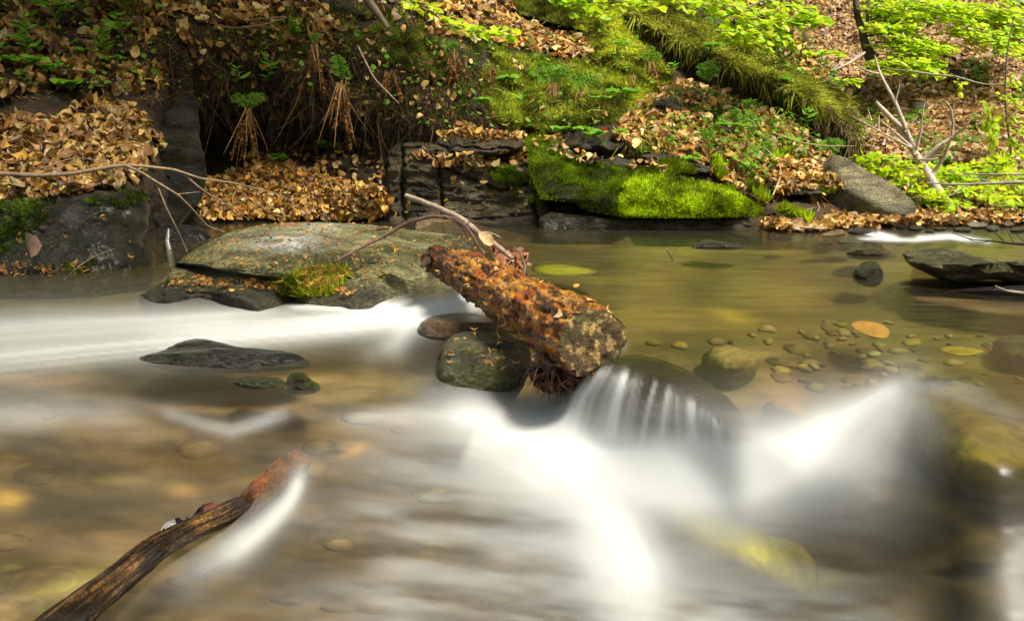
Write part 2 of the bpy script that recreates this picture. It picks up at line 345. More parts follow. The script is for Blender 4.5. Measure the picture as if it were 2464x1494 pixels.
# white water: (points, width start, width end, strength start, strength end, streakiness)
STROKES = [
 ([(1150, 722), (1080, 732), (980, 748), (820, 768), (600, 788), (380, 800)], 14, 28, .9, .3, .8),
 ([(1160, 735), (1040, 765), (900, 785), (700, 800), (450, 822), (200, 845), (-150, 880)], 16, 30, .45, .4, 1),
 ([(700, 745), (400, 768), (100, 780), (-200, 800)], 14, 40, .3, .4, .8),
 ([(600, 775), (300, 795), (0, 815), (-250, 830)], 26, 36, .2, .35, 1),
 ([(1130, 722), (1040, 745), (985, 775), (950, 825), (900, 842)], 18, 26, .8, .15, .3),
 ([(1200, 775), (1140, 790), (1020, 800)], 10, 12, .45, .1, .3),
 ([(885, 688), (910, 722), (905, 735)], 16, 20, .8, .7, .9),
 ([(690, 738), (800, 740), (905, 738), (1000, 745)], 6, 12, .6, .8, .2),
 ([(1050, 985), (1180, 1005), (1300, 1060), (1420, 1105), (1600, 1125), (1780, 1130), (1880, 1095)], 34, 44, .45, .92, .4),
 ([(1180, 1010), (1260, 1030), (1340, 1075)], 32, 36, .5, .75, .35),
 ([(2180, 925), (2120, 955), (2045, 1000), (1970, 1055), (1900, 1105), (1780, 1150)], 16, 60, .8, .92, .45),
 ([(2190, 930), (2170, 1000), (2120, 1080), (2030, 1160)], 22, 60, .35, .25, .4), ([(2230, 925), (2300, 925), (2380, 945)], 10, 14, .2, .1, .4),
 ([(2160, 935), (2120, 1000), (2050, 1060), (1960, 1120)], 24, 60, .6, .6, .5),
 ([(1900, 1130), (1780, 1180), (1640, 1200), (1520, 1170)], 34, 30, .9, .4, .3),
 ([(1260, 1060), (1380, 1120), (1440, 1190), (1490, 1280), (1530, 1380), (1540, 1440)], 48, 66, .7, .95, .4),
 ([(1440, 1220), (1440, 1320), (1470, 1400)], 60, 60, .45, .5, .3),
 ([(1120, 1060), (1250, 1120), (1350, 1180)], 50, 50, .45, .45, .4),
 ([(728, 1128), (705, 1190), (650, 1255), (560, 1325), (450, 1385)], 12, 30, .4, .2, .5),
 ([(725, 1150), (690, 1215), (620, 1280), (560, 1320)], 12, 26, .3, .45, .5),
 ([(380, 985), (500, 1025), (560, 1036), (680, 998)], 14, 16, .12, .3, .4),
 ([(820, 1010), (1000, 995), (1150, 1010)], 14, 22, .15, .4, .4),
 ([(2480, 1290), (2440, 1380), (2470, 1494)], 30, 40, .4, .5, .3),
 ([(2080, 558), (2110, 568), (2140, 574)], 4, 6, .9, .9, .6), ([(2110, 560), (2160, 575)], 4, 6, .8, .9, .6),
 ([(2060, 574), (2200, 578), (2290, 570), (2380, 582)], 3, 5, .8, .9, .2), ([(2200, 573), (2280, 568), (2330, 576)], 4, 6, .9, .9, .7),
 ([(1485, 800), (1500, 835)], 6, 10, .4, .2, .4),
]
_r = np.random.default_rng(5); CRE = A([(1432, 872), (1462, 876), (1500, 886), (1560, 902), (1620, 930), (1680, 966), (1735, 1008), (1780, 1048), (1806, 1078)]); FOO = A([(1330, 1066), (1375, 1072), (1440, 1080), (1520, 1086), (1600, 1090), (1680, 1094), (1740, 1097), (1790, 1100), (1822, 1104)])
for k in range(34):
    t_ = k/33+_r.normal(0, .012); t_ = min(max(t_, 0), 1)*8; a_ = np.array([np.interp(t_, range(9), CRE[:, q]) for q in (0, 1)]); b_ = np.array([np.interp(min(max(t_+_r.normal(0, .15), 0), 8), range(9), FOO[:, q]) for q in (0, 1)])
    am = (1. if t_ < 2.3 else .38 if t_ < 4.6 else .75)*_r.choice([.15, .4, .8, 1], p=[.25, .3, .25, .2]); ww = _r.choice([2.5, 4, 7, 11], p=[.3, .35, .25, .1]); m_ = a_*.55+b_*.45+A([_r.normal(0, 3)-6*(t_ < 2.5), -8])
    STROKES.append(([tuple(a_+A([0, _r.uniform(0, 14)])), tuple(m_), tuple(b_)], ww, ww*1.9, am, am*.8, .5))
STROKES += [([(1380, 980), (1360, 1030), (1350, 1070)], 20, 30, .2, .5, .5), ([(1420, 1050), (1600, 1066), (1780, 1080)], 16, 18, .4, .3, .4), ([(2180, 925), (2300, 948), (2464, 1010)], 10, 22, .22, .12, .5), ([(2205, 950), (2230, 1050), (2210, 1180)], 30, 60, .22, .1, .6)]
STROKES += [([(1300, 1072), (1500, 1088), (1700, 1097), (1860, 1100)], 22, 30, .7, .75, .35), ([(1640, 1130), (1780, 1125), (1900, 1090), (1990, 1040)], 40, 40, .7, .6, .2), ([(1400, 1140), (1560, 1165), (1700, 1150)], 40, 40, .7, .6, .2)]
FULL = (len(STROKES)-1, len(STROKES)-2, len(STROKES)-3)
foam = np.zeros(PX.shape)
for i, (pts, w0, w1, a0, a1, stq) in enumerate(STROKES):
    d, s, sd_ = pdist(PX, PY, pts); wd = w0+(w1-w0)*s; am = a0+(a1-a0)*s
    nn = n2(sd_/np.maximum(wd, 1)*3.2, s*1.6+i*7.7, i, 3); n1 = n2(sd_/np.maximum(wd, 1)*9, s*2.2+i*3.1, i+50, 2)
    g = np.exp(-(d/wd)**2*.75)*am*(1-stq+stq*1.9*np.clip(.65*nn+.35*n1, 0, 1))
    g = g*(.15+.85*sstep(-.02, .10, s))*(.55+.45*sstep(1.02, .85, s)) if i not in FULL else g; g = g+(.22*am*np.exp(-(d/(wd*2.6))**2) if w1 > 25 else 0); foam = 1-(1-foam)*(1-np.clip(g, 0, .97))
# silky veils over the fast shallow water in front
veil = .09*sstep(890, 1000, PY)*(.15+.85*sstep(600, 1000, PX))*(1-sstep(1850, 2200, PX)*.6)
veil = veil+  .15*np.exp(-(((PX-1220)/420)**2+((PY-1300)/190)**2))+.12*np.exp(-(((PX-1500)/700)**2+((PY-1470)/60)**2))+.14*np.exp(-(((PX-60)/260)**2+((PY-990)/50)**2))+.10*np.exp(-(((PX-1750)/250)**2+((PY-1480)/60)**2))
flow = n2((PX+PY*.5)/240, (PY-PX*.12)/48, 77, 3); veil = veil*(.2+1.6*sstep(.25, .75, flow))*(1-.8*sstep(2120, 2250, PX)*sstep(900, 930, PY))
foam = 1-(1-foam)*(1-np.clip(veil, 0, .9))
foam = foam*(1-.0*PX)
murk = .07+.05*sstep(880, 1020, PY)*(1-.35*sstep(1800, 2200, PX))+.12*np.exp(-((PY-720)/60)**2)*(PX < 1000)
wt = mix((.15, .125, .035), (.17, .12, .055), sstep(860, 1000, PY)*(1-.6*sstep(1800, 2200, PX)))
wv = mk('water', WP, gridf(*PX.shape), M_WATER, wt.reshape(-1, 3), base=A([0, 0, 0]), attrs={'foam': np.clip(foam, 0, 1), 'murk': np.clip(murk*(.6+.8*n2(PX/200, PY/30, 3)), 0, 1)})
tag(wv, kind='structure', label='clear shallow stream with silky white rapids')
# bed
def depth(px, py):
    d = .10+.05*n2(px/300, py/80, 12)
    d = d*(1-.85*polymask(px, py, [(2150, 700), (2300, 690), (2600, 700), (2600, 800), (2350, 770), (2200, 740)], 40))
    return d
BL = [  # px, py, rx, ry, angle, colour, strength : the bed's own colours (silt, gravel, drowned leaves, algae) and painted shading of the right hump
 (1250, 620, 120, 20, 0, (.10, .08, .03), .7), (1700, 600, 300, 14, 2, (.30, .26, .06), .5), (1550, 570, 120, 8, 0, (.35, .26, .08), .6), (2050, 640, 160, 14, 0, (.26, .22, .06), .6),
 (1650, 760, 160, 30, 5, (.30, .24, .07), .6), (1500, 720, 100, 20, 5, (.12, .10, .03), .6), (1850, 700, 200, 26, 4, (.24, .2, .06), .5), (1950, 620, 200, 10, 3, (.12, .11, .03), .6),
 (1760, 760, 50, 14, 12, (.5, .38, .05), .7), (2330, 740, 200, 26, 9, (.26, .18, .09), .9), (2120, 790, 90, 30, 8, (.25, .2, .06), .5), (1800, 850, 80, 28, 0, (.45, .36, .15), .6),
 (1960, 880, 110, 24, 30, (.1, .08, .03), .7), (1890, 965, 60, 40, 25, (.5, .30, .12), .8), (2050, 930, 80, 22, 30, (.14, .10, .05), .7), (2200, 880, 90, 22, 20, (.35, .32, .12), .6),
 (2350, 880, 120, 22, 12, (.30, .25, .08), .6), (2300, 830, 160, 20, 8, (.16, .15, .04), .6), (1700, 860, 90, 60, 30, (.08, .08, .03), .6), (1640, 830, 60, 16, 10, (.09, .07, .03), .6),
 (150, 700, 260, 18, -3, (.10, .07, .03), .7), (450, 700, 120, 10, -10, (.22, .16, .08), .5), (280, 690, 120, 8, -8, (.2, .15, .07), .6), (90, 745, 200, 10, 0, (.3, .22, .12), .5),
 (850, 720, 200, 14, 0, (.12, .09, .03), .7), (1000, 690, 90, 28, -15, (.07, .07, .05), .8),
 (550, 895, 300, 16, 0, (.07, .05, .03), .8), (850, 870, 170, 26, 0, (.12, .08, .04), .7), (330, 935, 90, 22, -4, (.09, .07, .03), .9), (650, 920, 160, 14, 0, (.45, .30, .14), .6), (60, 915, 140, 18, 0, (.5, .34, .2), .6), (90, 985, 120, 22, -3, (.12, .09, .07), .6),
 (1180, 965, 260, 18, 3, (.05, .04, .02), .9), (1000, 950, 130, 12, -8, (.14, .12, .04), .6), (840, 980, 140, 9, -20, (.10, .08, .03), .8), (900, 960, 60, 8, -15, (.2, .2, .05), .6), (560, 985, 200, 16, 4, (.42, .28, .12), .6),
 (780, 1070, 60, 20, -25, (.08, .07, .05), .7), (850, 1085, 40, 16, -25, (.8, .42, .12), .95), (985, 1015, 50, 12, 0, (.6, .38, .18), .7), (620, 1060, 110, 22, 15, (.13, .1, .07), .7),
 (430, 1120, 110, 20, 0, (.3, .2, .11), .6), (130, 1150, 130, 24, -6, (.15, .12, .06), .6), (10, 1200, 42, 26, 0, (.95, .62, .15), .95), (200, 1225, 190, 34, -9, (.06, .06, .012), .95), (430, 1180, 42, 20, 0, (.65, .42, .18), .8), (300, 1155, 60, 14, 0, (.5, .44, .22), .6),
 (280, 1300, 80, 26, 5, (.45, .28, .15), .7), (60, 1330, 120, 40, 0, (.13, .11, .07), .7), (170, 1405, 110, 34, -20, (.55, .5, .18), .9), (560, 1420, 60, 40, 0, (.40, .28, .08), .7), (60, 1470, 120, 24, 0, (.12, .1, .05), .7),
 (900, 1200, 150, 30, 5, (.22, .17, .1), .6), (1100, 1180, 110, 22, 0, (.4, .27, .16), .5), (1200, 1220, 70, 26, 0, (.4, .42, .12), .6), (1100, 1270, 70, 24, 0, (.14, .14, .1), .6), (850, 1400, 140, 40, 5, (.12, .09, .06), .7), (1100, 1470, 150, 30, 0, (.16, .12, .08), .6), (700, 1300, 120, 30, 0, (.25, .2, .1), .5), (980, 1380, 70, 26, -20, (.36, .28, .12), .5), (640, 1480, 90, 24, 0, (.32, .24, .1), .6),
 (1880, 1350, 110, 42, 10, (.60, .58, .04), .95), (1960, 1390, 60, 30, 0, (.62, .6, .03), .9), (1570, 1215, 50, 20, 0, (.75, .62, .22), .8), (1720, 1280, 120, 34, 20, (.38, .34, .14), .6), (1650, 1400, 160, 18, 18, (.12, .1, .06), .7), (1800, 1450, 200, 18, 16, (.12, .09, .05), .7),
 (2150, 1300, 160, 90, 35, (.06, .05, .035), .9), (2250, 1420, 200, 50, 25, (.05, .045, .03), .9), (2320, 1065, 150, 60, 12, (.60, .50, .05), .95), (2220, 1190, 100, 26, 35, (.5, .38, .15), .7), (2230, 990, 80, 40, 20, (.22, .17, .06), .7), (2180, 1150, 120, 60, 30, (.18, .14, .07), .7), (2400, 1200, 120, 50, 25, (.045, .05, .025), .95), (2460, 1130, 50, 40, 0, (.22, .24, .03), .7), (2240, 1210, 140, 22, 35, (.32, .25, .10), .6), (2380, 1370, 120, 26, 35, (.20, .16, .08), .6), (2330, 1300, 120, 26, 35, (.18, .15, .05), .5), (2100, 1480, 120, 26, 15, (.18, .15, .09), .5),
]
def bedtint(px, py):
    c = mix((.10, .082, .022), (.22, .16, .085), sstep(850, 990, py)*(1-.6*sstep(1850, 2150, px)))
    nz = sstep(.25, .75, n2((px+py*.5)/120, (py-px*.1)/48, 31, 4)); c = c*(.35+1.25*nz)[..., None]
    for x, y, rx, ry, an, col, s in BL:
        a = R(an); wx = (n2(px/90, py/40, 61)-.5)*60; u = (px-x+wx)*math.cos(a)+(py-y)*math.sin(a); v = -(px-x+wx)*math.sin(a)+(py-y)*math.cos(a)
        g = np.exp(-((u/rx)**2+(v/ry)**2)*1.1)*s; c = mix(c, A(col)*(1.15 if y > 880 and max(col) > .35 else .8), g)
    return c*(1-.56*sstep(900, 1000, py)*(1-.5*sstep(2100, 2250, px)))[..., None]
pxb = np.r_[np.linspace(-900, -40, 22)[:-1], np.arange(-40, 2506, 9), np.linspace(2506, 3500, 24)[1:]]; pyb = np.r_[np.arange(505, 1500, 7), np.linspace(1504, 2400, 24)]
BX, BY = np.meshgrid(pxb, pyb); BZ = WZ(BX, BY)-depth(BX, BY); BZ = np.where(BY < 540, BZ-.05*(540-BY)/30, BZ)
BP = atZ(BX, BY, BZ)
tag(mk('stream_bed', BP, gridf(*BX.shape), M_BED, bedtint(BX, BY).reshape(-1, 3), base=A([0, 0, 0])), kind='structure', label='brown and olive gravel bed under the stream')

# ------------------------------------------------------------------ BANK (relief at real depths)
def yw(px, py, z=0): return float(atZ(px, py, z)[1])
BC = []
for x, y in [(480, 540), (600, 532), (750, 527), (960, 526), (1050, 528), (1300, 535), (1550, 540), (1800, 545), (1950, 556), (2100, 545), (2250, 540)]:
    Y = yw(x, y); BC += [(x, y, Y), (x, y+70, Y), (x, y+200, Y)]
BC += [(-900, 480, 3.9), (-900, 700, 3.9), (-900, 250, 4.7), (-900, 0, 5.5), (-900, -500, 7.5), (0, 700, 4.5), (200, 700, 4.6), (350, 700, 5.0), (0, 480, 4.35), (200, 480, 4.4), (330, 460, 4.6), (0, 400, 4.6), (200, 400, 4.65), (360, 400, 5.1),
       (0, 320, 4.95), (200, 320, 5.05), (350, 300, 5.5), (0, 245, 5.3), (200, 245, 5.4), (380, 240, 5.8), (0, 215, 5.35), (200, 215, 5.5), (0, 100, 5.7), (200, 100, 5.9), (0, 0, 6.2), (200, 0, 6.4), (400, 100, 6.3), (400, 0, 6.8), (0, -500, 8.5), (400, -500, 9), (420, 400, 6.0),
       (480, 470, 6.5), (480, 380, 6.9), (600, 400, 7.1), (600, 470, 6.7), (750, 450, 6.7), (750, 400, 6.95), (900, 470, 6.6), (900, 380, 7.0), (500, 330, 7.2), (560, 300, 7.1), (550, 200, 6.7), (560, 100, 6.85), (560, 0, 7.2), (750, 350, 7.15), (750, 250, 6.75), (750, 150, 6.9), (750, 50, 7.3), (750, -500, 10),
       (900, 300, 6.9), (950, 200, 6.9), (950, 100, 7.2), (950, 0, 7.8), (1050, 350, 6.7), (1050, 300, 6.8), (1100, 200, 7.2), (1100, 100, 7.7), (1100, 0, 8.6), (1250, 340, 6.7), (1250, 250, 7.2), (1250, 150, 8.0), (1250, 80, 8.8), (1250, 0, 9.9), (1250, -500, 14),
       (1450, 340, 6.6), (1500, 270, 7.1), (1450, 180, 7.8), (1480, 100, 8.4), (1450, 30, 9.3), (1480, -40, 10), (1650, 340, 6.7), (1650, 260, 7.4), (1650, 180, 8.2), (1650, 80, 8.9), (1650, 0, 9.6), (1700, -500, 13), (1750, 450, 6.2), (1750, 350, 6.9), (1800, 280, 7.5), (1800, 200, 8.2), (1800, 120, 8.6), (1850, 50, 9.3),
       (1900, 470, 6.3), (1900, 400, 6.8), (1900, 330, 7.4), (1900, 250, 8.0), (1930, 190, 8.3), (2000, 480, 6.4), (2000, 400, 6.9), (2000, 330, 7.5), (2000, 260, 8.0), (2040, 240, 8.1), (2100, 480, 6.6), (2100, 400, 7.2), (2200, 500, 6.6)]
BYf = RBF(BC)
RIDGE = A([(1200, 5), (1330, 50), (1400, 75), (1480, 20), (1560, 68), (1650, 122), (1750, 165), (1850, 205), (1950, 250), (2000, 290), (2045, 340), (2120, 380)])
def bankY(px, py, det=True):
    px = A(px); py = A(py); Y = BYf(px, py)
    ry = np.interp(px, RIDGE[3:, 0], RIDGE[3:, 1]); d = py-ry; wx = sstep(1470, 1560, px)
    Y = Y+wx*(.75*sstep(0, 14, d)*np.exp(-np.clip(d, 0, 400)/45)-.25*np.exp(-(np.clip(-d, 0, 500)/50)**2)*(d < 0)-.25*(d >= 0)*(1-sstep(0, 14, d)))
    # second small overhang near the top centre
    r2 = np.interp(px, [1180, 1260, 1350, 1440], [10, 35, 60, 80]); d2 = py-r2
    Y = Y+sstep(1200, 1260, px)*(1-sstep(1400, 1460, px))*(.5*sstep(0, 12, d2)*np.exp(-np.clip(d2, 0, 400)/35))
    # root hung undercut on the left
    Y = Y+.35*polymask(px, py, [(400, 380), (440, 300), (520, 260), (700, 300), (900, 290), (920, 350), (760, 380), (620, 400), (520, 420), (430, 420)], 25)
    if det:
        P = atY(px, py, Y); Y = Y+(fbm(P*A([2.2, 2.2, 3.2]), 4, 21)-.5)*.5+(fbm(P*9, 4, 22)-.5)*.16
        zz = P[..., 2]*5.5+fbm(P*1.5, 3, 5)*1.6
        Y = Y+.16*sstep(.2, .8, np.abs((zz % 1)-.5)*2)*rockzone(px, py)
    return Y
def rockzone(px, py):
    r = polymask(px, py, [(930, 330), (1270, 320), (1300, 360), (1560, 340), (1560, 540), (930, 540)], 25)
    r = np.maximum(r, polymask(px, py, [(1540, 225), (1640, 240), (1700, 300), (1640, 330), (1540, 300)], 15))
    r = np.maximum(r, polymask(px, py, [(1920, 250), (2040, 250), (2060, 380), (1960, 360), (1910, 290)], 15))
    return r
def bankP(px, py): return atY(px, py, bankY(px, py))
XS = ([-900, -500, 0, 100, 133, 186, 232, 300, 345, 372, 400, 480, 520, 900], [1650, 1700, 1870, 1911, 1932, 1980, 2044, 2052, 2056, 2085, 2120, 2200, 2230, 2260])
MOSSZ = [  # polygons of moss and their colour
 ([(1490, -60), (1700, -60), (1890, 20), (1935, 140), (2045, 240), (2052, 320), (1990, 295), (1850, 215), (1700, 150), (1560, 75), (1490, 20)], (.13, .15, .012), 1),
 ([(1380, 60), (1480, 0), (1560, 90), (1600, 180), (1590, 260), (1540, 300), (1470, 270), (1330, 210), (1230, 330), (1180, 270), (1150, 190), (1190, 130), (1300, 140), (1400, 150)], (.12, .15, .012), 1),
 ([(1180, 0), (1400, 0), (1480, 60), (1360, 70), (1220, 30)], (.07, .08, .01), .9),
 ([(1150, 190), (1480, 170), (1560, 230), (1520, 290), (1330, 320), (1180, 290)], (.10, .12, .012), .8),
 ([(900, 60), (1040, 100), (1100, 190), (1020, 200), (920, 150)], (.055, .07, .01), .7),
 ([(780, 0), (880, 10), (860, 60), (780, 50)], (.05, .07, .01), .7),
 ([(2060, 320), (2100, 350), (2160, 440), (2210, 500), (2110, 390)], (.10, .16, .012), .9),
]
def banktint(px, py, P):
    n = fbm(P*3, 4, 40); n5 = fbm(P*12, 3, 41)
    c = mix((.026, .017, .007), (.075, .046, .018), n)
    c = mix(c, (.11, .065, .025), sstep(1350, 1800, px)*sstep(150, 330, py)*.75)
    c = mix(c, (.16, .10, .035), sstep(1750, 1950, px)*(1-sstep(150, 260, py))*.5)
    c = mix(c, (.075, .068, .042), rockzone(px, py)*.85)
    for poly, col, s in MOSSZ: c = mix(c, A(col)*.55, polymask(px, py, poly, 22)*s*sstep(.25, .5, n))
    return c*(.55+.9*n5)[..., None]
def build_bank():
    pyr = np.r_[np.linspace(-900, -60, 18)[:-1], np.arange(-60, 560, 5), np.linspace(560, 760, 8)[1:]]
    u = np.r_[np.linspace(0, .21, 20)[:-1], np.linspace(.21, 1, 440)]; xs = np.interp(pyr, *XS)
    # jagged outer edge
    xs = xs+(n2(pyr/22, pyr*0, 15)-.5)*22
    gx = -900+u[None]*(xs[:, None]+900); gy = pyr[:, None]*np.ones_like(gx); Y = bankY(gx, gy)
    P = atY(gx, gy, Y); ti = banktint(gx, gy, P)
    sk_ = []; st = []
    for k, (dy, dx, dz) in enumerate([(.12, .03, 0), (.35, .07, -.03), (.8, .12, -.08), (1.6, .15, -.2), (3, .1, -.5)]):
        sk_.append(P[:, -1:]+A([dx, dy, dz])); st.append(ti[:, -1:])
    P = np.concatenate([P]+sk_, 1); ti = np.concatenate([ti]+st, 1)
    tag(mk('bank', P, gridf(*P.shape[:2]), M_SOIL, ti.reshape(-1, 3), base=A([0, 0, 0])), kind='structure', label='steep dark stream bank of soil and roots')
build_bank()
# hillside beyond
HC = []
for x in (1000, 1500, 2000, 2500, 3000, 3600):
    k = 1-.03*(x-2000)/500
    for y, Y in ((700, 5.55), (545, 5.6), (530, 6.1), (500, 7.1), (450, 8.0), (400, 8.9), (300, 10.6), (200, 12.4), (100, 14.6), (0, 17), (-200, 23), (-500, 36), (-900, 60)): HC.append((x, y, Y*k if y < 530 else Y))
HYf = RBF(HC)
def hillY(px, py):
    Y = HYf(px, py); P = atY(px, py, Y); return Y+(fbm(P*.9, 4, 51)-.5)*1.1*sstep(540, 440, py)*-1*-1+(fbm(P*5, 3, 52)-.5)*.25
def hillP(px, py): return atY(px, py, hillY(px, py))
gx, gy = np.meshgrid(np.r_[np.linspace(1000, 1800, 12)[:-1], np.arange(1800, 2520, 8), np.linspace(2520, 3600, 16)], np.r_[np.linspace(-900, -40, 20)[:-1], np.arange(-40, 720, 7)])
P = hillP(gx, gy); nn = fbm(P*2, 4, 60)
ti = mix((.16, .10, .045), (.30, .20, .10), nn)
for poly in ([(2040, 180), (2200, 150), (2300, 240), (2160, 270), (2060, 260)], [(2290, 270), (2464, 290), (2464, 420), (2300, 400)], [(1920, 60), (1990, 90), (1960, 130), (1920, 120)]):
    ti = mix(ti, (.07, .09, .015), polymask(gx, gy, poly, 25)*sstep(.35, .6, nn))
tag(mk('hillside', P, gridf(*gx.shape), M_SOIL, ti.reshape(-1, 3), base=A([0, 0, 0])), kind='structure', label='sunny forest slope of brown fallen leaves')

# ------------------------------------------------------------------ scatter helpers
def nrmf(Pf, px, py, e=4):
    a = Pf(px+e, py)-Pf(px-e, py); b = Pf(px, py-e)-Pf(px, py+e); n = np.cross(a, b); n /= np.linalg.norm(n, axis=-1, keepdims=True)+1e-9
    return n*np.sign(n@A([0, -1, .3]))[..., None]
def samp(poly, n, keep=None, r=rng):
    p = A(poly); lo = p.min(0); hi = p.max(0); out = np.zeros((0, 2))
    for _ in range(60):
        q = r.uniform(lo, hi, (n*2, 2)); q = q[inpoly(q[:, 0], q[:, 1], poly)]
        if keep is not None: q = q[r.uniform(0, 1, len(q)) < keep(q[:, 0], q[:, 1])]
        out = np.vstack([out, q])
        if len(out) >= n: break
    return out[:n, 0], out[:n, 1]
LCOL = A([(.52, .29, .06), (.43, .21, .045), (.60, .39, .11), (.28, .13, .035), (.64, .37, .07), (.19, .09, .03), (.64, .48, .19), (.36, .19, .055)])
def lcol(n, r=rng, br=1.): c = LCOL[r.integers(0, len(LCOL), n)]*r.uniform(.45, 1.3, (n, 1))*br; return c
def soft(poly, w=22): return lambda x, y: polymask(x, y, poly, w)*(.35+.65*clump(x, y, 7, .3, .55, 1/25))
def litter(Pf, poly, n, size, tilt=.35, br=1., keep=None, lift=.012, flat=None, cup=.35, bend=.35, tan=0.):
    x, y = samp(poly, n, keep); P = Pf(x, y); N = nrmf(Pf, x, y)
    if flat is not None: N = N*(1-flat)+A([0, -.25, 1])*flat; N /= np.linalg.norm(N, axis=1, keepdims=True)
    P = P+N*(lift*rng.uniform(.2, 1.6, len(P)))[:, None]; V, Fc = leaves(P, N, size, tilt, cup=cup, bend=bend)
    return V, Fc, rep(lcol(len(P), br=br)*(1-tan)+A([.36, .25, .14])*tan*rng.uniform(.6, 1.5, (len(P), 1)), NL)
def clump(px, py, s, a, b, f=1/60): return sstep(a, b, n2(px*f, py*f, s, 3))

# leaf litter -----------------------------------------------------------------------------
LEDGE = [(-80, 300), (60, 280), (120, 300), (200, 245), (290, 250), (350, 290), (400, 350), (395, 400), (350, 440), (270, 455), (100, 478), (-80, 470)]
V, Fc, T = join([litter(bankP, LEDGE, 2300, .08, .38, .66, cup=.5, bend=.7, keep=soft(LEDGE, 16), lift=.025, flat=.3),
                 litter(bankP, [(-300, 280), (-80, 280), (-80, 470), (-300, 470)], 250, .115, .5, flat=.5)])
tag(mk('leaf_litter', V, Fc, M_LEAF, T), 'drift of brown beech leaves on the ledge above the wet rock', 'leaf litter', kind='stuff')
PILE = [(450, 470), (520, 430), (590, 415), (620, 372), (700, 395), (760, 425), (830, 440), (900, 450), (945, 480), (970, 512), (930, 520), (800, 524), (700, 528), (560, 530), (490, 520)]
def pileP(px, py): return bankP(px, py)+A([0, -.05, .0])
V, Fc, T = join([litter(pileP, PILE, 3600, .078, .38, 1.1, cup=.5, bend=.7, lift=.03, flat=.2, keep=soft(PILE, 12))])
tag(mk('leaf_litter', V, Fc, M_LEAF, T), 'golden heap of fallen leaves at the water behind the flat slab', 'leaf litter', kind='stuff')
UL = [(-80, -60), (900, -60), (1000, 40), (700, 120), (560, 60), (400, 110), (300, 200), (100, 230), (-80, 230)]
V, Fc, T = join([litter(bankP, UL, 1500, .09, .5, .68, cup=.7, bend=.8, keep=lambda x, y: clump(x, y, 71, .42, .62)*.95+.05, lift=.03, flat=.2),
                 litter(bankP, [(380, -40), (620, -40), (640, 60), (500, 70), (400, 30)], 260, .11, .5, .9, lift=.04, flat=.2),
                 litter(bankP, [(140, 120), (400, 150), (420, 215), (300, 225), (150, 190)], 170, .10, .5, .9, keep=lambda x, y: clump(x, y, 72, .4, .6)),
                 litter(bankP, [(420, 60), (1100, 100), (1100, 330), (850, 330), (500, 240)], 170, .08, .6, .7)])
tag(mk('leaf_litter', V, Fc, M_LEAF, T), 'scattered brown leaves caught among plants on the dark upper bank', 'leaf litter', kind='stuff')
CR = [(940, -60), (1180, -60), (1260, 60), (1400, 100), (1440, 150), (1330, 140), (1200, 110), (1050, 80)]
wl_ = lambda px, py: wallcut(px, py)+A([0, -.04, .01])
CRL = []
V, Fc, T = join([litter(bankP, CR, 1000, .11, .45, 1., keep=lambda x, y: .35+.65*clump(x, y, 74, .35, .55), lift=.03, flat=.2),
                 litter(bankP, [(1200, 60), (1300, 80), (1410, 105), (1390, 135), (1300, 125), (1200, 110)], 260, .10, .4, 1.2, lift=.03, flat=.3),
                 litter(bankP, [(1150, 130), (1500, 140), (1560, 280), (1200, 300)], 90, .08, .4, 1.),
                 litter(bankP, [(1090, 310), (1250, 320), (1270, 350), (1100, 350)], 130, .09, .5, .9, lift=.04, flat=.4),
                 litter(bankP, [(1000, 370), (1300, 365), (1310, 420), (1180, 400), (1010, 385)], 160, .09, .5, .9, lift=.06, flat=.4)])
tag(mk('leaf_litter', V, Fc, M_LEAF, T), 'sunlit leaf patch on the mossy slope and the rock shelves below', 'leaf litter', kind='stuff')
RB = [(1480, 320), (1560, 230), (1640, 200), (1720, 220), (1900, 300), (1990, 370), (2010, 430), (1830, 500), (1720, 430), (1660, 400), (1500, 375)]
V, Fc, T = join([litter(bankP, RB, 2100, .095, .5, 1., keep=lambda x, y: .12+.88*clump(x, y, 75, .38, .58, 1/40), lift=.03, flat=.1),
                 litter(bankP, [(1600, -60), (1880, -60), (1940, 130), (2040, 230), (1960, 200), (1850, 120), (1750, 60)], 620, .1, .45, 1.1, keep=lambda x, y: .15+.85*clump(x, y, 76, .4, .6, 1/40), lift=.05)])
tag(mk('leaf_litter', V, Fc, M_LEAF, T), 'tan leaves strewn over the broken bank beneath the moss overhang', 'leaf litter', kind='stuff')
def shoreP(px, py):
    return atZ(px, py, .02+.10*sstep(548, 470, A(py))+.02*(n2(A(px)/30, A(py)/8, 4)-.5))
SH = [(1835, 478), (1880, 470), (2010, 475), (2090, 500), (2200, 512), (2464, 518), (2600, 520), (2600, 536), (2300, 540), (2100, 545), (1960, 556), (1840, 553)]
V, Fc, T = join([litter(shoreP, SH, 2600, .085, .5, 1., lift=.025, flat=.5)])
tag(mk('leaf_litter', V, Fc, M_LEAF, T), 'leaf covered shore between the mossy ledge and the stream stones', 'leaf litter', kind='stuff')
HL = [(1860, -40), (2520, -40), (2520, 515), (2200, 505), (2080, 350), (2040, 220), (1900, 100)]
V, Fc, T = join([litter(hillP, HL, 17000, .12, .4, 1., lift=.03, tan=.4, keep=lambda x, y: .35+.65*clump(x, y, 78, .3, .5, 1/50)), litter(hillP, [(1300, -500), (3300, -500), (3300, -40), (1300, -40)], 2500, .2, .4), litter(hillP, [(2520, -40), (3300, -40), (3300, 515), (2520, 515)], 2500, .2, .4)])
tag(mk('leaf_litter', V, Fc, M_LEAF, T), 'carpet of fallen leaves covering the far hillside', 'leaf litter', kind='stuff')

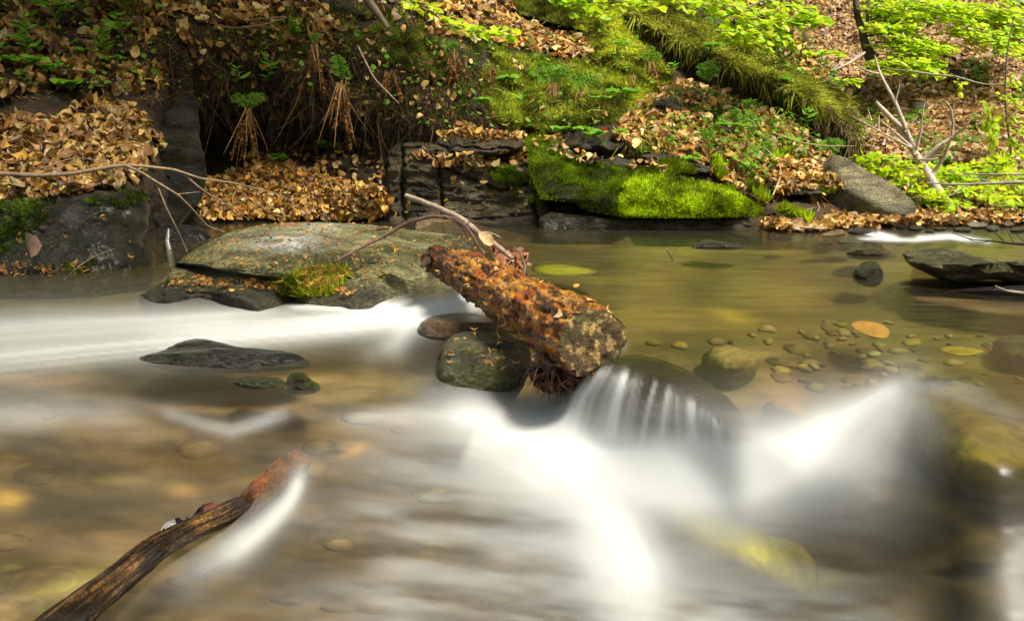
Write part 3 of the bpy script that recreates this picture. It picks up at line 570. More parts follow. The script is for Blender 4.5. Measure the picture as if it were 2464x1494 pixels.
# ------------------------------------------------------------------ moss on the bank
def tufts(Pf, poly, n, L, wd, col, up=(0, -.5, .8), droop=.1, ns=1, keep=None, sp=.5, cv=.35, nb=1, pushN=1., off=0):
    x, y = samp(poly, n, keep); P = Pf(x, y); N = nrmf(Pf, x, y); D = N*pushN+A(up)+rng.normal(0, sp, (len(P), 3)); P = P+N*off
    V, Fc = blades(P, D, L*rng.uniform(.5, 1.4, len(P)), wd*rng.uniform(.7, 1.3, len(P)), droop, ns)
    patch = .25+1.5*sstep(.25, .75, fbm(P*6, 4, 81))
    C = A(col)*(rng.uniform(1-cv, 1+cv, (len(P), 1)))*patch[:, None]; C[:, 0] *= rng.uniform(.8, 1.3, len(P))
    return V, Fc, rep(C, 2*ns+1)
MS1 = []
for poly, col, s in MOSSZ[1:5]:
    a = np.ptp(A(poly)[:, 0])*np.ptp(A(poly)[:, 1])
    MS1.append(tufts(bankP, poly, int(a*.28*s), .05, .02, A(col)*1.5, keep=lambda x, y: .1+.9*clump(x, y, 83, .35, .55, 1/45), droop=.2))
MS1.append(tufts(bankP, [(1380, 60), (1480, 0), (1620, 190), (1600, 290), (1520, 280), (1440, 120)], 9000, .08, .02, (.24, .26, .02), droop=.5, ns=2))
MS1.append(tufts(bankP, [(380, 60), (1200, 100), (1200, 330), (900, 300), (400, 260)], 11000, .035, .012, (.07, .095, .01), keep=lambda x, y: clump(x, y, 84, .45, .62, 1/30)))
MS1.append(tufts(bankP, [(560, 20), (1000, 20), (1100, 160), (700, 130)], 7000, .035, .012, (.12, .16, .012), keep=lambda x, y: clump(x, y, 85, .45, .6, 1/30)))
MS1.append(tufts(bankP, RB, 9000, .045, .014, (.13, .17, .012), keep=lambda x, y: clump(x, y, 86, .45, .6, 1/35)))
MS1.append(tufts(bankP, [(1000, -40), (1480, -40), (1480, 60), (1300, 140), (1080, 120)], 7000, .045, .014, (.10, .14, .012), keep=lambda x, y: clump(x, y, 87, .45, .6, 1/30)))
MS1.append(tufts(bankP, [(1200, 230), (1560, 200), (1980, 300), (1990, 420), (1500, 330)], 1500, .20, .012, (.22, .26, .03), up=(0, -.3, -.6), droop=.6, ns=2, keep=lambda x, y: clump(x, y, 92, .5, .6, 1/25)))
MS1 = [(v_, f_, t_) for v_, f_, t_ in MS1]
V, Fc, T = join(MS1); T = T*1.6
tag(mk('moss', V, Fc, M_MOSS, T, smooth=False), 'olive moss carpet spreading over the middle of the bank', 'moss', kind='stuff')
def hangP(px, py): return bankP(px, py)
x, y = samp([(1480, 10), (1560, 60), (1650, 112), (1750, 155), (1850, 195), (1950, 240), (2050, 330), (2050, 240), (1950, 185), (1850, 120), (1750, 80), (1600, 0), (1490, -40)], 21000)
P = bankP(x, y); N = nrmf(bankP, x, y); D = N*.7+A([0.05, -.3, -.8])+rng.normal(0, .5, (len(P), 3)); L = rng.uniform(.05, .2, len(P))*(.4+1.2*fbm(P*5, 3, 44))
V, Fc = blades(P, D, L, .016, .5, 3); C = mix((.20, .25, .015), (.32, .30, .04), rng.uniform(0, 1, len(P)))*(.3+1.3*sstep(.3, .7, fbm(P*4, 4, 5)))[:, None]*rng.uniform(.7, 1.3, (len(P), 1))
tag(mk('hanging_moss', V, Fc, M_MOSS, rep(C, 7), smooth=False), 'shaggy olive moss curtain hanging from the overhanging bank edge', 'moss', kind='stuff')
# hanging rootlets over the dark undercut and small debris
RT = []
x, y = samp([(400, 90), (1040, 130), (1160, 210), (1200, 330), (900, 330), (700, 330), (500, 280), (420, 230)], 4200)
P = bankP(x, y)+A([0, -.05, 0]); D = A([0, -.25, -1])+rng.normal(0, .42, (len(P), 3)); V, Fc = blades(P, D, .06+.4*rng.uniform(0, 1, len(P))**2, rng.uniform(.003, .009, len(P)), .2, 4, curl=.45)
C = mix((.014, .010, .005), (.17, .11, .045), rng.uniform(0, 1, len(P))**5); RT.append((V, Fc, rep(C, 9)))
x, y = samp([(0, 0), (1200, 0), (1300, 300), (1100, 330), (420, 250), (0, 240)], 6000)
P = bankP(x, y)+A([0, -.03, 0]); D = rng.normal(0, 1, (len(P), 3))*A([1, .4, .8])+A([0, -.3, -.3]); V, Fc = blades(P, D, rng.uniform(.03, .12, len(P)), .008, .1, 2)
C = mix((.04, .025, .012), (.3, .18, .06), rng.uniform(0, 1, len(P))**2); RT.append((V, Fc, rep(C, 5)))
x, y = samp([(1540, 80), (1650, 135), (1750, 180), (1850, 220), (1950, 265), (2045, 345), (1990, 330), (1850, 245), (1700, 185), (1560, 110)], 1500)
P = bankP(x, y)+A([0, -.3, 0]); D = A([0, -.1, -1])+rng.normal(0, .2, (len(P), 3)); V, Fc = blades(P, D, rng.uniform(.08, .3, len(P)), .007, .2, 3)
RT.append((V, Fc, rep(mix((.05, .035, .015), (.2, .13, .05), rng.uniform(0, 1, len(P))**2), 7)))
x, y = samp([(1980, 250), (2050, 250), (2055, 350), (2000, 345)], 500)
P = bankP(x, y)+A([0, -.1, 0]); D = A([0, -.1, -1])+rng.normal(0, .15, (len(P), 3)); V, Fc = blades(P, D, rng.uniform(.1, .4, len(P)), .012, .2, 3)
RT.append((V, Fc, rep(mix((.07, .05, .02), (.25, .17, .07), rng.uniform(0, 1, len(P))**2), 7)))
V, Fc, T = join(RT)
tag(mk('rootlets', V, Fc, M_DRY, T, smooth=False), 'tangle of thin roots hanging from the dark bank', 'roots', kind='stuff')

RANK = {}
ORD = ['first', 'second', 'third', 'fourth', 'fifth', 'sixth', 'seventh', 'eighth', 'ninth', 'tenth', 'eleventh', 'twelfth', 'thirteenth', 'fourteenth', 'fifteenth', 'sixteenth', 'seventeenth', 'eighteenth', 'nineteenth', 'twentieth']
def ranked(key, x, o): RANK.setdefault(key, []).append((x, o))
def rank_labels():
    for (kind, where), lst in RANK.items():
        lst.sort(key=lambda q: q[0])
        for i, (x, o) in enumerate(lst): o['label'] = ('only %s %s' % (kind, where)) if len(lst) == 1 else '%s %s from the left %s' % (ORD[min(i, 19)], kind, where)
def tone(c): l = float(A(c)@A([.3, .6, .1])); return 'dark' if l < .09 else ('brown' if l < .18 else 'pale')
# ------------------------------------------------------------------ STONES
def wetdark(px, py, G, base, dark, fs=5, moss=None, mossc=(.06, .10, .01)):
    n = fbm(G*fs, 5, 90); c = mix(A(dark)*.9, A(base)*.8, sstep(.3, .7, n))
    if moss is not None: c = mix(c, mossc, moss*sstep(.35, .6, fbm(G*fs*1.7, 4, 91)))
    return c
# big wet boulder under the leaf ledge
def tf(px, py, G):
    c = wetdark(px, py, G, (.10, .095, .06), (.02, .02, .012), 9)
    c = mix(c, (.035, .033, .012), sstep(195, 235, px+(n2(py/30, px*0, 3)-.5)*40)*.8)
    c = mix(c, (.05, .085, .008), polymask(px, py, [(-80, 470), (140, 480), (110, 520), (70, 560), (40, 600), (-80, 600)], 20)*sstep(.4, .6, fbm(G*12, 3, NL))*.9)
    return c
def r1(px, py): return atY(px, py, 3.98+(672-py)*.0015-.0007*np.clip(px-205, -60, 60)-.0004*np.abs(px-60)*0+.003*np.clip(px-215, 0, 400)*.6)
rock('boulder', [(-420, 470), (-100, 468), (60, 476), (150, 480), (235, 468), (330, 446), (360, 452), (374, 500), (366, 560), (350, 592), (384, 612), (392, 640), (375, 700), (200, 730), (-100, 730), (-420, 720)], r1, (0, .5, .02), tf, M_WET, k=7, amp=.022, fs=5, rings=60, segs=260, centre=(80, 600), jag=.05, label='big black wet boulder under the leaf ledge, streaked with dark moss')
rock('rock_slab', [(350, 400), (372, 330), (398, 268), (430, 232), (462, 222), (478, 240), (482, 330), (500, 420), (492, 470), (452, 525), (428, 560), (384, 545), (366, 600), (340, 600)], planeY(5.3, 600, .0012, .002, 350), (0, .5, 0), lambda px, py, G: wetdark(px, py, G, (.040, .038, .010), (.012, .011, .004), 6), M_ROCK, k=12, amp=.018, fs=4, rings=60, segs=180, centre=(425, 440), jag=.05, strata=4, sm=0, label='tall narrow dark rock slab standing behind the wet boulder')
rock('boulder', [(392, 545), (440, 535), (500, 550), (520, 580), (480, 620), (440, 640), (400, 650), (385, 600)], planeY(5.2, 600, .001), (0, .3, 0), lambda px, py, G: wetdark(px, py, G, (.04, .035, .02), (.01, .009, .006), 5), M_WET, k=3, amp=.015, label='black wet stone in the dark niche behind the trickle')
# flat slab
SZ = RBF([(300, 712, -.13), (480, 722, -.125), (700, 722, -.11), (860, 718, -.07), (940, 680, -.03), (1030, 650, .0), (1110, 640, -.01), (1185, 620, -.012), (1180, 590, -.004), (1080, 556, .05), (1090, 600, .03), (960, 545, .09), (760, 527, .13), (620, 540, .12), (500, 590, .07), (420, 640, .01), (360, 690, -.07),
          (700, 600, .09), (900, 600, .075), (950, 650, .03), (700, 660, .02), (560, 640, .05), (820, 680, -.05), (500, 690, -.07)])
def slabz(px, py):
    z = SZ(px, py)
    cr = pdist(px, py, [(410, 628), (470, 640), (560, 655), (600, 662), (660, 668), (720, 690)])
    z = z-.035*sstep(-2, 6, cr[2]*1)*np.exp(-np.clip(cr[2], 0, 99)/22)*(cr[1] < .999)*(cr[1] > .001)
    z = z+(n2(px/90, py/22, 6, 4)-.5)*.03
    return z
def tf(px, py, G):
    n = fbm(G*A([4, 4, 8]), 5, 92); c = mix((.15, .15, .05), (.46, .43, .20), sstep(.3, .7, n))
    c = mix(c, (.9, .88, .78), 1.0*np.exp(-((px-690)/85)**2-((py-583)/20)**2)*sstep(.2, .45, fbm(G*9, 4, 3))+.35*np.exp(-((px-770)/60)**2-((py-545)/12)**2))  # sunlit patch painted into the slab's colour
    c = mix(c, (.05, .075, .015), .75*np.exp(-((px-830)/110)**2-((py-630)/22)**2))
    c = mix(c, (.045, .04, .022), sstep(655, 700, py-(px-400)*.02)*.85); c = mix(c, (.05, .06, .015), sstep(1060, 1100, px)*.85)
    cr = pdist(px, py, [(410, 628), (470, 640), (560, 655), (600, 662), (660, 668), (720, 690)]); c = mix(c, (.012, .01, .007), .9*np.exp(-(cr[0]/3.5)**2))
    cr = pdist(px, py, [(1080, 560), (1062, 590), (1035, 610)]); return mix(c, (.02, .02, .008), .6*np.exp(-(cr[0]/4)**2))
SLAB = [(312, 712), (370, 680), (410, 632), (440, 610), (500, 572), (560, 545), (640, 532), (760, 525), (880, 532), (980, 545), (1085, 556), (1140, 566), (1190, 596), (1185, 625), (1110, 640), (1040, 650), (1000, 668), (930, 690), (880, 722), (740, 728), (600, 722), (480, 724), (380, 722)]
slabf = lambda px, py: atZ(px, py, slabz(px, py))
rock('rock_slab', SLAB, slabf, (0, .06, -.16), tf, M_ROCK, k=14, amp=.006, fs=9, rings=90, segs=320, centre=(720, 640), jag=.03, label='large flat grey green slab with a painted sun patch, lying in midstream')
# bud scales and small debris on it
def scales(Pf, poly, n, L=.028, keep=None, br=1., mt=M_DRY):
    x, y = samp(poly, n, keep); P = Pf(x, y)+A([0, -.004, .012]); N = np.tile(A([0, -.2, 1.]), (len(P), 1)); V, Fc = leaves(P, N, L*.8, .25, .2, .5, .5)
    return V, Fc, rep(A([.46, .25, .075])*rng.uniform(.4, 1.3, (len(P), 1))*br, NL)
sp = [(430, 640), (520, 580), (640, 540), (880, 540), (1160, 580), (1160, 620), (1020, 645), (820, 650), (600, 655)]
V, Fc, T = join([scales(slabf, sp, 620), scales(slabf, [(390, 690), (430, 665), (600, 680), (720, 690), (860, 700), (850, 715), (700, 705), (560, 695)], 520, keep=lambda x, y: clump(x, y, 3, .3, .5, 1/20)), scales(slabf, [(380, 690), (1000, 650), (860, 700), (400, 710)], 120)])
tag(mk('bud_scales', V, Fc, M_DRY, T, smooth=False), 'orange bud scales sprinkled over the flat midstream slab', 'bud scales', kind='stuff')
# stream boulder beside the log, smooth brown stone, thin ridge rock and small ones
def facet(px, py, Y0, pyt, lo, hi): return Y0+np.where(py < pyt, (pyt-py)*hi, -(py-pyt)*lo)
rock('boulder', [(1030, 925), (1040, 880), (1062, 820), (1090, 795), (1140, 786), (1200, 790), (1255, 800), (1282, 830), (1292, 870), (1280, 915), (1240, 985), (1120, 1000), (1035, 985)], lambda px, py: atY(px, py, facet(px, py, YB(1150, 934)-.02, 850, .0002, .0035)), (0, .22, 0), lambda px, py, G: wetdark(px, py, G, (.13, .12, .06), (.035, .035, .018), 9, .6*sstep(.4, .6, fbm(G*5, 3, 2)), (.10, .12, .02)), M_STONE, k=2.6, amp=.008, fs=7, rings=60, segs=160, centre=(1160, 880), label='rounded olive boulder propping the log, dotted with orange bud scales')
bld = lambda px, py: atY(px, py, facet(px, py, YB(1150, 934)-.02, 850, .0002, .0035)-.01)+A([0, 0, .004])
V, Fc, T = join([scales(bld, [(1060, 830), (1100, 800), (1250, 805), (1275, 850), (1240, 900), (1070, 910)], 34, .03)])
tag(mk('bud_scales', V, Fc, M_DRY, T, smooth=False), 'a few orange bud scales on the boulder beside the log', 'bud scales', kind='stuff')
rock('stone', [(995, 790), (1005, 768), (1060, 750), (1110, 745), (1170, 752), (1235, 765), (1250, 800), (1180, 840), (1060, 850), (1000, 830)], lambda px, py: atY(px, py, facet(px, py, YB(1060, 822), 775, .0003, .009)), (0, .25, 0), lambda px, py, G: wetdark(px, py, G, (.24, .13, .045), (.12, .065, .025), 5), M_STONE, k=3, amp=.004, rings=40, segs=120, centre=(1110, 795), label='smooth brown stone washed by the white chute')
rock('stone', [(312, 862), (345, 850), (395, 832), (440, 815), (480, 810), (520, 818), (570, 832), (640, 838), (700, 843), (735, 855), (765, 876), (740, 890), (600, 900), (440, 900), (330, 880)], lambda px, py: atY(px, py, facet(px, py, YB(530, 884), 852, .0006, .006)), (0, .12, 0), lambda px, py, G: wetdark(px, py, G, (.085, .085, .06), (.018, .022, .008), 9, sstep(470, 330, px)*.7, (.05, .08, .01)), M_WET, k=3, amp=.009, fs=7, rings=50, segs=200, centre=(530, 862), jag=.05, label='long low black stone lying in the white current')
rock('stone', [(553, 925), (575, 908), (600, 902), (640, 906), (680, 908), (695, 925), (680, 940), (600, 945)], lambda px, py: atY(px, py, facet(px, py, YB(620, 934), 918, .0005, .006)), (0, .07, 0), lambda px, py, G: wetdark(px, py, G, (.10, .11, .04), (.015, .015, .008), 14, .5), M_WET, k=2.5, amp=.007, fs=10, rings=30, segs=120, jag=.06, label='small dark wet stone, lower left of a pair behind the open rapids')
rock('stone', [(680, 925), (692, 902), (712, 892), (735, 896), (750, 912), (778, 925), (775, 945), (730, 955), (690, 948)], lambda px, py: atY(px, py, facet(px, py, YB(730, 940), 912, .0005, .005)), (0, .08, 0), lambda px, py, G: wetdark(px, py, G, (.12, .13, .03), (.015, .015, .008), 16, .7, (.10, .12, .015)), M_WET, k=2.5, amp=.009, fs=10, rings=30, segs=120, jag=.08, label='knobbly mossy wet stone poking out right beside a thin dark one')
# rock the water falls over
RIMP = [(1440, 870), (1495, 856), (1570, 868), (1632, 890), (1695, 926), (1750, 966), (1796, 1010), (1828, 1056), (1846, 1100)]
def wf(px, py):
    d, s_, q_ = pdist(px, py, RIMP); wgt = sstep(0, .15, s_)*np.exp(-(d/19)**2)*(.45+.8*n2(A(px)/14, A(py)/14, 3, 4))
    P = atZ(px, py, WZ(px, py)-.02+.0*wgt); return P+A([0, .03, 0])*(1-wgt)[..., None]
def tf(px, py, G):
    c = wetdark(px, py, G, (.20, .17, .18), (.09, .08, .08), 7); rim = np.exp(-(pdist(px, py, [(1440, 862), (1500, 850), (1600, 868), (1702, 915), (1794, 988), (1846, 1075)])[0]/26)**2)
    c = mix(c, (.02, .022, .008), np.clip(rim*1.2, 0, 1)); return mix(c, (.12, .15, .015), rim*sstep(.48, .62, fbm(G*25, 4, 7))*.9)
WFO = [(1335, 1080), (1350, 1010), (1390, 920), (1430, 850), (1500, 828), (1600, 845), (1710, 895), (1805, 968), (1862, 1055), (1865, 1100), (1760, 1120), (1600, 1115), (1440, 1105)]
rock('boulder', WFO, wf, (0, .3, -.05), tf, M_WET, k=5, amp=.004, fs=8, rings=80, segs=300, centre=(1590, 1010), jag=.03, label='dark mossy rimmed boulder behind the small fan shaped waterfall')
# stones in and under the water on the right
def sub(name, outl, z, col, label, m=M_SUB, amp=.01, k=2.2, soft=.55, off=(0, .12, -.05), cat='rock', group=None):
    ol = A(outl); c = ol.mean(0); bed = bedtint
    def tfn(px, py, G):
        cc = A(col)*(.6+.8*fbm(G*7, 4, 6))[..., None]; half = px.shape[0]//2
        r = np.linspace(0, 1, half+1)**.75; rr = np.r_[r, r[::-1][1:]][:px.shape[0]]
        return mix(cc, bedtint(px, py), (sstep(soft, 1, rr)[:, None]*np.ones_like(px)))
    return rock(name, outl, lambda px, py: atZ(px, py, WZ(px, py)+z), off, tfn, m, k=k, amp=amp, rings=24, segs=80, label=label, cat=cat, group=group)
sub('submerged_stone', [(1520, 1190), (1600, 1160), (1750, 1210), (1900, 1260), (1990, 1300), (2000, 1410), (1880, 1430), (1740, 1370), (1600, 1290)], -.025, (.85, .80, .06), 'yellow green stone under the fast water right of the white foam', soft=.1)
sub('submerged_leaf', [(1275, 640), (1310, 632), (1370, 634), (1430, 644), (1455, 655), (1400, 665), (1330, 666), (1285, 655)], -.006, (.42, .45, .03), 'blurred yellow green leaf drifting under the pool behind the log', M_LEAF, .001, soft=.6, off=(0, .01, -.004), cat='leaf')
sub('submerged_stone', [(1820, 940), (1880, 925), (1950, 960), (1960, 1000), (1900, 1010), (1840, 980)], -.02, (.50, .28, .10), 'orange brown stone under water between the two falls')
sub('submerged_stone', [(1690, 820), (1760, 815), (1830, 840), (1820, 870), (1750, 885), (1690, 860)], -.03, (.34, .27, .11), 'pale tan stone under the pool above the waterfall rim', soft=.2)
sub('submerged_leaf', [(2040, 775), (2075, 768), (2120, 775), (2145, 795), (2135, 815), (2100, 810), (2060, 795)], -.004, (.62, .36, .09), 'orange leaf just under the clear water near the sand bank', M_LEAF, .001, soft=.9, off=(0, .008, -.003), cat='leaf')
sub('submerged_leaf', [(2255, 835), (2300, 830), (2360, 838), (2378, 845), (2320, 856), (2270, 846)], -.004, (.55, .46, .05), 'narrow yellow leaf under water right of the drowned gravel', M_LEAF, .001, soft=.9, off=(0, .008, -.003), cat='leaf')
sub('submerged_stone', [(2390, 790), (2464, 780), (2540, 800), (2540, 850), (2450, 850), (2385, 825)], -.01, (.07, .09, .03), 'dark green stone half drowned at the edge of the sand bank')
def softtint(col, soft):
    def f(px, py, G):
        cc = A(col)*(.5+1.*fbm(G*30, 4, 6))[..., None]; half = px.shape[0]//2; r = np.linspace(0, 1, half+1)**.75; rr = np.r_[r, r[::-1][1:]][:px.shape[0]]
        return mix(cc, bedtint(px, py), sstep(soft, 1, rr)[:, None]*np.ones_like(px))
    return f
random.seed(23); SBC = [(.10, .08, .04), (.20, .15, .07), (.34, .24, .11), (.07, .06, .03), (.26, .22, .08), (.40, .30, .16), (.14, .13, .04)]
for i in range(56):
    x = random.uniform(-60, 1500); y = random.uniform(960, 1490); sc_ = (y-600)/520
    if abs(y-(1500-(x-130)*.9)) < 90 and x < 720: continue
    rx = random.uniform(34, 100)*sc_; ry = rx*random.uniform(.28, .45); nk = random.choice([5, 6, 7]); a0 = random.uniform(-.25, .15); rf = [random.uniform(.6, 1.3) for _ in range(nk)]
    pts = [(x+rf[q]*(rx*math.cos(t)-ry*math.sin(t)*math.sin(a0)), y+rf[q]*(ry*math.sin(t)+rx*math.cos(t)*math.sin(a0)*.6)) for q, t in enumerate(np.linspace(0, 2*math.pi, nk+1)[:-1])]
    c_ = A(random.choice(SBC))*random.uniform(.35, .75)
    o = rock('submerged_stone', pts, lambda px, py: atZ(px, py, WZ(px, py)-depth(px, py)+.012), (0, .01, -.012), softtint(c_, .0), M_SUB, k=2, amp=.001, rings=12, segs=40, label='blurred stone drowned under the shallow rapids of the near left', cat='rock', group='stones drowned under the near rapids')
    ranked((tone(c_*1.5)+' drowned stone', 'under the rapids, in the '+('farther part' if y < 1130 else 'middle part' if y < 1310 else 'nearest part')), x, o)
PEB = [(.42, .36, .14), (.30, .27, .08), (.5, .4, .08), (.22, .17, .07), (.42, .30, .14), (.16, .14, .05), (.5, .5, .25), (.3, .32, .05)]
for i in range(150):
    x = random.uniform(1560, 2490); y = random.uniform(770, 925)
    if x < 1850 and random.random() < .8: continue
    if x > 2150 and y < 800: continue
    rx = random.choice([random.uniform(13, 20), random.uniform(18, 44)])*(1.15 if y > 860 else .8); ry = rx*random.uniform(.22, .5); a0 = random.uniform(-.2, .5)
    nk = random.choice([5, 6, 7]); rf = [random.uniform(.6, 1.25) for _ in range(nk)]
    pts = [(x+rf[q]*(rx*math.cos(t)*math.cos(a0)-ry*math.sin(t)*math.sin(a0)), y+rf[q]*(ry*math.sin(t)*math.cos(a0)+rx*math.cos(t)*math.sin(a0)*.6)) for q, t in enumerate(np.linspace(0, 2*math.pi, nk+1)[:-1])]
    c_ = A(random.choice(PEB))*random.uniform(.2, .8)*(.6 if x < 1850 else 1)
    o = rock('pebble', pts, lambda px, py: atZ(px, py, WZ(px, py)-depth(px, py)+.012), (0, .01, -.01), softtint(c_, random.uniform(.1, .6)), M_SUB, k=2, amp=.001, rings=9, segs=24, jag=.1, label='pebble of the gravel bed under clear water left of the sand bank', cat='pebble', group='pebbles under the clear water')
    ranked(('%s %s pebble' % ('small' if rx < 22 else 'large', tone(c_*1.3)), 'in the '+('farthest' if y < 820 else 'middle' if y < 872 else 'nearest')+' band of the drowned gravel'), x, o)
sub('submerged_boulder', [(2172, 940), (2240, 925), (2340, 935), (2464, 962), (2640, 1000), (2640, 1190), (2464, 1165), (2350, 1150), (2250, 1110), (2190, 1030)], -.045, (.25, .205, .05), 'large golden olive boulder humped under the water at the right edge', soft=.2)
# a few more leaf and twig scraps on the dark bank between the roots
V, Fc, T = join([litter(bankP, [(420, 40), (1180, 60), (1200, 330), (760, 330), (440, 260)], 330, .07, .6, .75, lift=.05), litter(bankP, [(620, 372), (760, 330), (960, 350), (960, 480), (840, 440), (700, 395)], 160, .075, .5, .8, lift=.04)])
tag(mk('leaf_litter', V, Fc, M_LEAF, T), 'single brown leaves caught in the dark root curtain', 'leaf litter', kind='stuff')
# stones standing out of the water, right
rk = lambda px, py, G: wetdark(px, py, G, (.42, .37, .15), (.11, .095, .04), 8, .7*sstep(.3, .6, fbm(G*4, 3, 3)), (.11, .12, .02))
rock('boulder', [(2159, 605), (2200, 594), (2245, 589), (2300, 596), (2350, 606), (2410, 616), (2464, 620), (2560, 630), (2680, 660), (2720, 700), (2600, 715), (2464, 690), (2400, 676), (2350, 680), (2300, 690), (2250, 680), (2200, 655), (2165, 635)], lambda px, py: atY(px, py, facet(px, py, YB(2300, 692)-.05, 635, -.0012, .006)-.0003*(px-2160)), (0, .45, 0), rk, M_ROCK, k=3, amp=.03, fs=5, rings=90, segs=300, centre=(2400, 650), jag=.05, strata=6, label='largest boulder on the right, leaning over its dark hollow')
rock('stone', [(2230, 690), (2320, 680), (2480, 670), (2720, 690), (2720, 740), (2464, 730), (2340, 715), (2260, 700)], lambda px, py: atY(px, py, YB(2350, 715)+.1-.0003*(px-2160)), (0, .3, -.05), lambda px, py, G: wetdark(px, py, G, (.03, .025, .015), (.01, .009, .006), 6), M_WET, k=3, amp=.01, label='black wet stone standing in for the shadow in the hollow beneath the big right boulder')  # near-black body put in for the shadow under the boulder
rock('stone', [(2050, 665), (2058, 645), (2078, 628), (2105, 625), (2118, 640), (2124, 668), (2115, 690), (2070, 690)], lambda px, py: atY(px, py, facet(px, py, YB(2085, 672), 650, 0, .006)), (0, .12, 0), lambda px, py, G: wetdark(px, py, G, (.085, .085, .035), (.02, .02, .012), 9), M_ROCK, k=3, amp=.012, fs=7, jag=.06, rings=30, segs=90, label='small pointed dark stone in the pool left of the big boulder')
rock('stone', [(2028, 612), (2050, 590), (2090, 580), (2112, 584), (2130, 602), (2160, 612), (2150, 625), (2040, 625)], lambda px, py: atY(px, py, facet(px, py, YB(2080, 616), 600, 0, .01)), (0, .2, 0), lambda px, py, G: wetdark(px, py, G, (.22, .17, .05), (.07, .05, .02), 6), M_ROCK, k=3, amp=.012, jag=.05, rings=30, segs=90, label='brown yellow hump stone just behind the pointed dark one')
rock('stone', [(1655, 592), (1680, 580), (1700, 574), (1720, 580), (1760, 584), (1805, 594), (1790, 602), (1670, 602)], lambda px, py: atY(px, py, facet(px, py, YB(1730, 598), 588, 0, .01)), (0, .12, 0), lambda px, py, G: wetdark(px, py, G, (.11, .10, .06), (.03, .03, .015), 6), M_WET, k=2.5, amp=.01, jag=.05, rings=24, segs=90, label='thin low grey stone alone in the middle of the pool')
rock('stone', [(1864, 574), (1880, 568), (1905, 570), (1912, 580), (1870, 582)], planeY(YB(1890, 580), 580, .01), (0, .1, 0), lambda px, py, G: wetdark(px, py, G, (.07, .06, .03), (.02, .02, .01), 6), M_WET, amp=.006, rings=16, segs=50, label='tiny dark stone breaking the far pool near the shore')
rock('stone', [(2010, 585), (2018, 572), (2040, 568), (2060, 575), (2072, 586), (2050, 590)], planeY(YB(2040, 587), 587, .008), (0, .12, 0), (.13, .13, .04), M_ROCK, amp=.01, rings=18, segs=60, label='small olive stone before the far white ripple')
rock('stone', [(1970, 566), (1995, 556), (2030, 550), (2035, 562), (2020, 570), (1980, 572)], planeY(YB(2000, 570), 570, .008), (0, .15, 0), (.34, .22, .09), M_ROCK, amp=.01, rings=18, segs=60, label='sandy orange stone at the shore below the leafy beach')
rock('stone', [(2035, 556), (2055, 545), (2090, 548), (2105, 560), (2075, 568), (2045, 566)], planeY(YB(2070, 565), 565, .006), (0, .2, 0), (.03, .027, .02), M_WET, amp=.01, rings=18, segs=60, label='black wet stone beside the left end of the far ripple')
rock('stone', [(1955, 584), (1990, 578), (2012, 580), (2000, 588), (1960, 590)], planeY(YB(1985, 588), 588, .01), (0, .1, 0), (.08, .07, .03), M_WET, amp=.008, rings=16, segs=50, label='flat dark stone just left of the small olive one')
# shore stones
random.seed(11); SHN = ['grey', 'brown', 'mossy', 'dark', 'pale']
for i, (x, y, rx, ry, ci) in enumerate([(1960, 545, 20, 6, 1), (2010, 543, 26, 7, 0), (2052, 536, 14, 5, 4), (2133, 524, 24, 12, 2), (2142, 536, 22, 9, 4), (2168, 545, 16, 6, 3), (2205, 548, 20, 7, 3), (2230, 535, 22, 7, 2), (2262, 550, 18, 5, 3), (2290, 537, 14, 6, 4), (2318, 552, 24, 6, 3), (2352, 540, 34, 10, 4), (2362, 528, 14, 6, 4), (2390, 548, 20, 8, 0), (2425, 536, 22, 10, 1), (2450, 552, 24, 7, 3), (2410, 522, 16, 6, 4), (2460, 528, 14, 9, 3), (2095, 532, 14, 5, 3), (1925, 552, 18, 5, 3), (2180, 520, 16, 5, 1), (2310, 526, 16, 5, 0), (2270, 528, 12, 4, 4), (2240, 556, 12, 4, 3)]):
    col = [(.14, .14, .10), (.26, .17, .08), (.10, .13, .03), (.03, .028, .02), (.36, .32, .20)][ci]
    pts = [(x+rx*math.cos(t)*random.uniform(.8, 1.15), y+ry*math.sin(t)*random.uniform(.75, 1.15)) for t in np.linspace(0, 2*math.pi, 9)[:-1]]
    o = rock('shore_stone', pts, planeY(yw(x, y+ry)-.02, y, .01), (0, .15, 0), A(col), M_ROCK if ci != 3 else M_WET, k=3, amp=.008, rings=14, segs=40, label='x', cat='rock', group='stones along the far shore')
    ranked(('%s shore stone' % SHN[ci], 'of that colour along the far shore'), x, o)
# layered rock outcrops of the bank as things of their own -----------------------------------
def rocky(base, dark, moss=None): return lambda px, py, G: wetdark(px, py, G, base, dark, 5, moss(px, py) if moss else None)
W0 = lambda x, y, d=0: yw(x, y)+d
def wallY(px, py): return atY(px, py, np.interp(px, [940, 1300, 1850], [yw(940, 528), yw(1300, 538), yw(1840, 550)])-.12+(530-py)*.0012+(n2(px/120, py/18, 9, 4)-.5)*.16)
def wtint(px, py, G):
    c = wetdark(px, py, G, (.25, .20, .10), (.08, .065, .032), 5)
    for ln in ([(965, 350), (972, 420), (968, 470), (975, 535)], [(1052, 370), (1058, 440), (1065, 490), (1058, 540)], [(1060, 400), (1130, 430), (1210, 460), (1290, 440), (1330, 425)], [(1290, 450), (1285, 500), (1300, 540)], [(940, 440), (1060, 445)], [(1150, 480), (1250, 500), (1290, 505)]):
        c = mix(c, (.006, .005, .004), .8*np.exp(-(pdist(px+(n2(py/20, px/20, 2)-.5)*14, py+(n2(px/20, py/20, 5)-.5)*10, ln)[0]/2.2)**2))
    return c
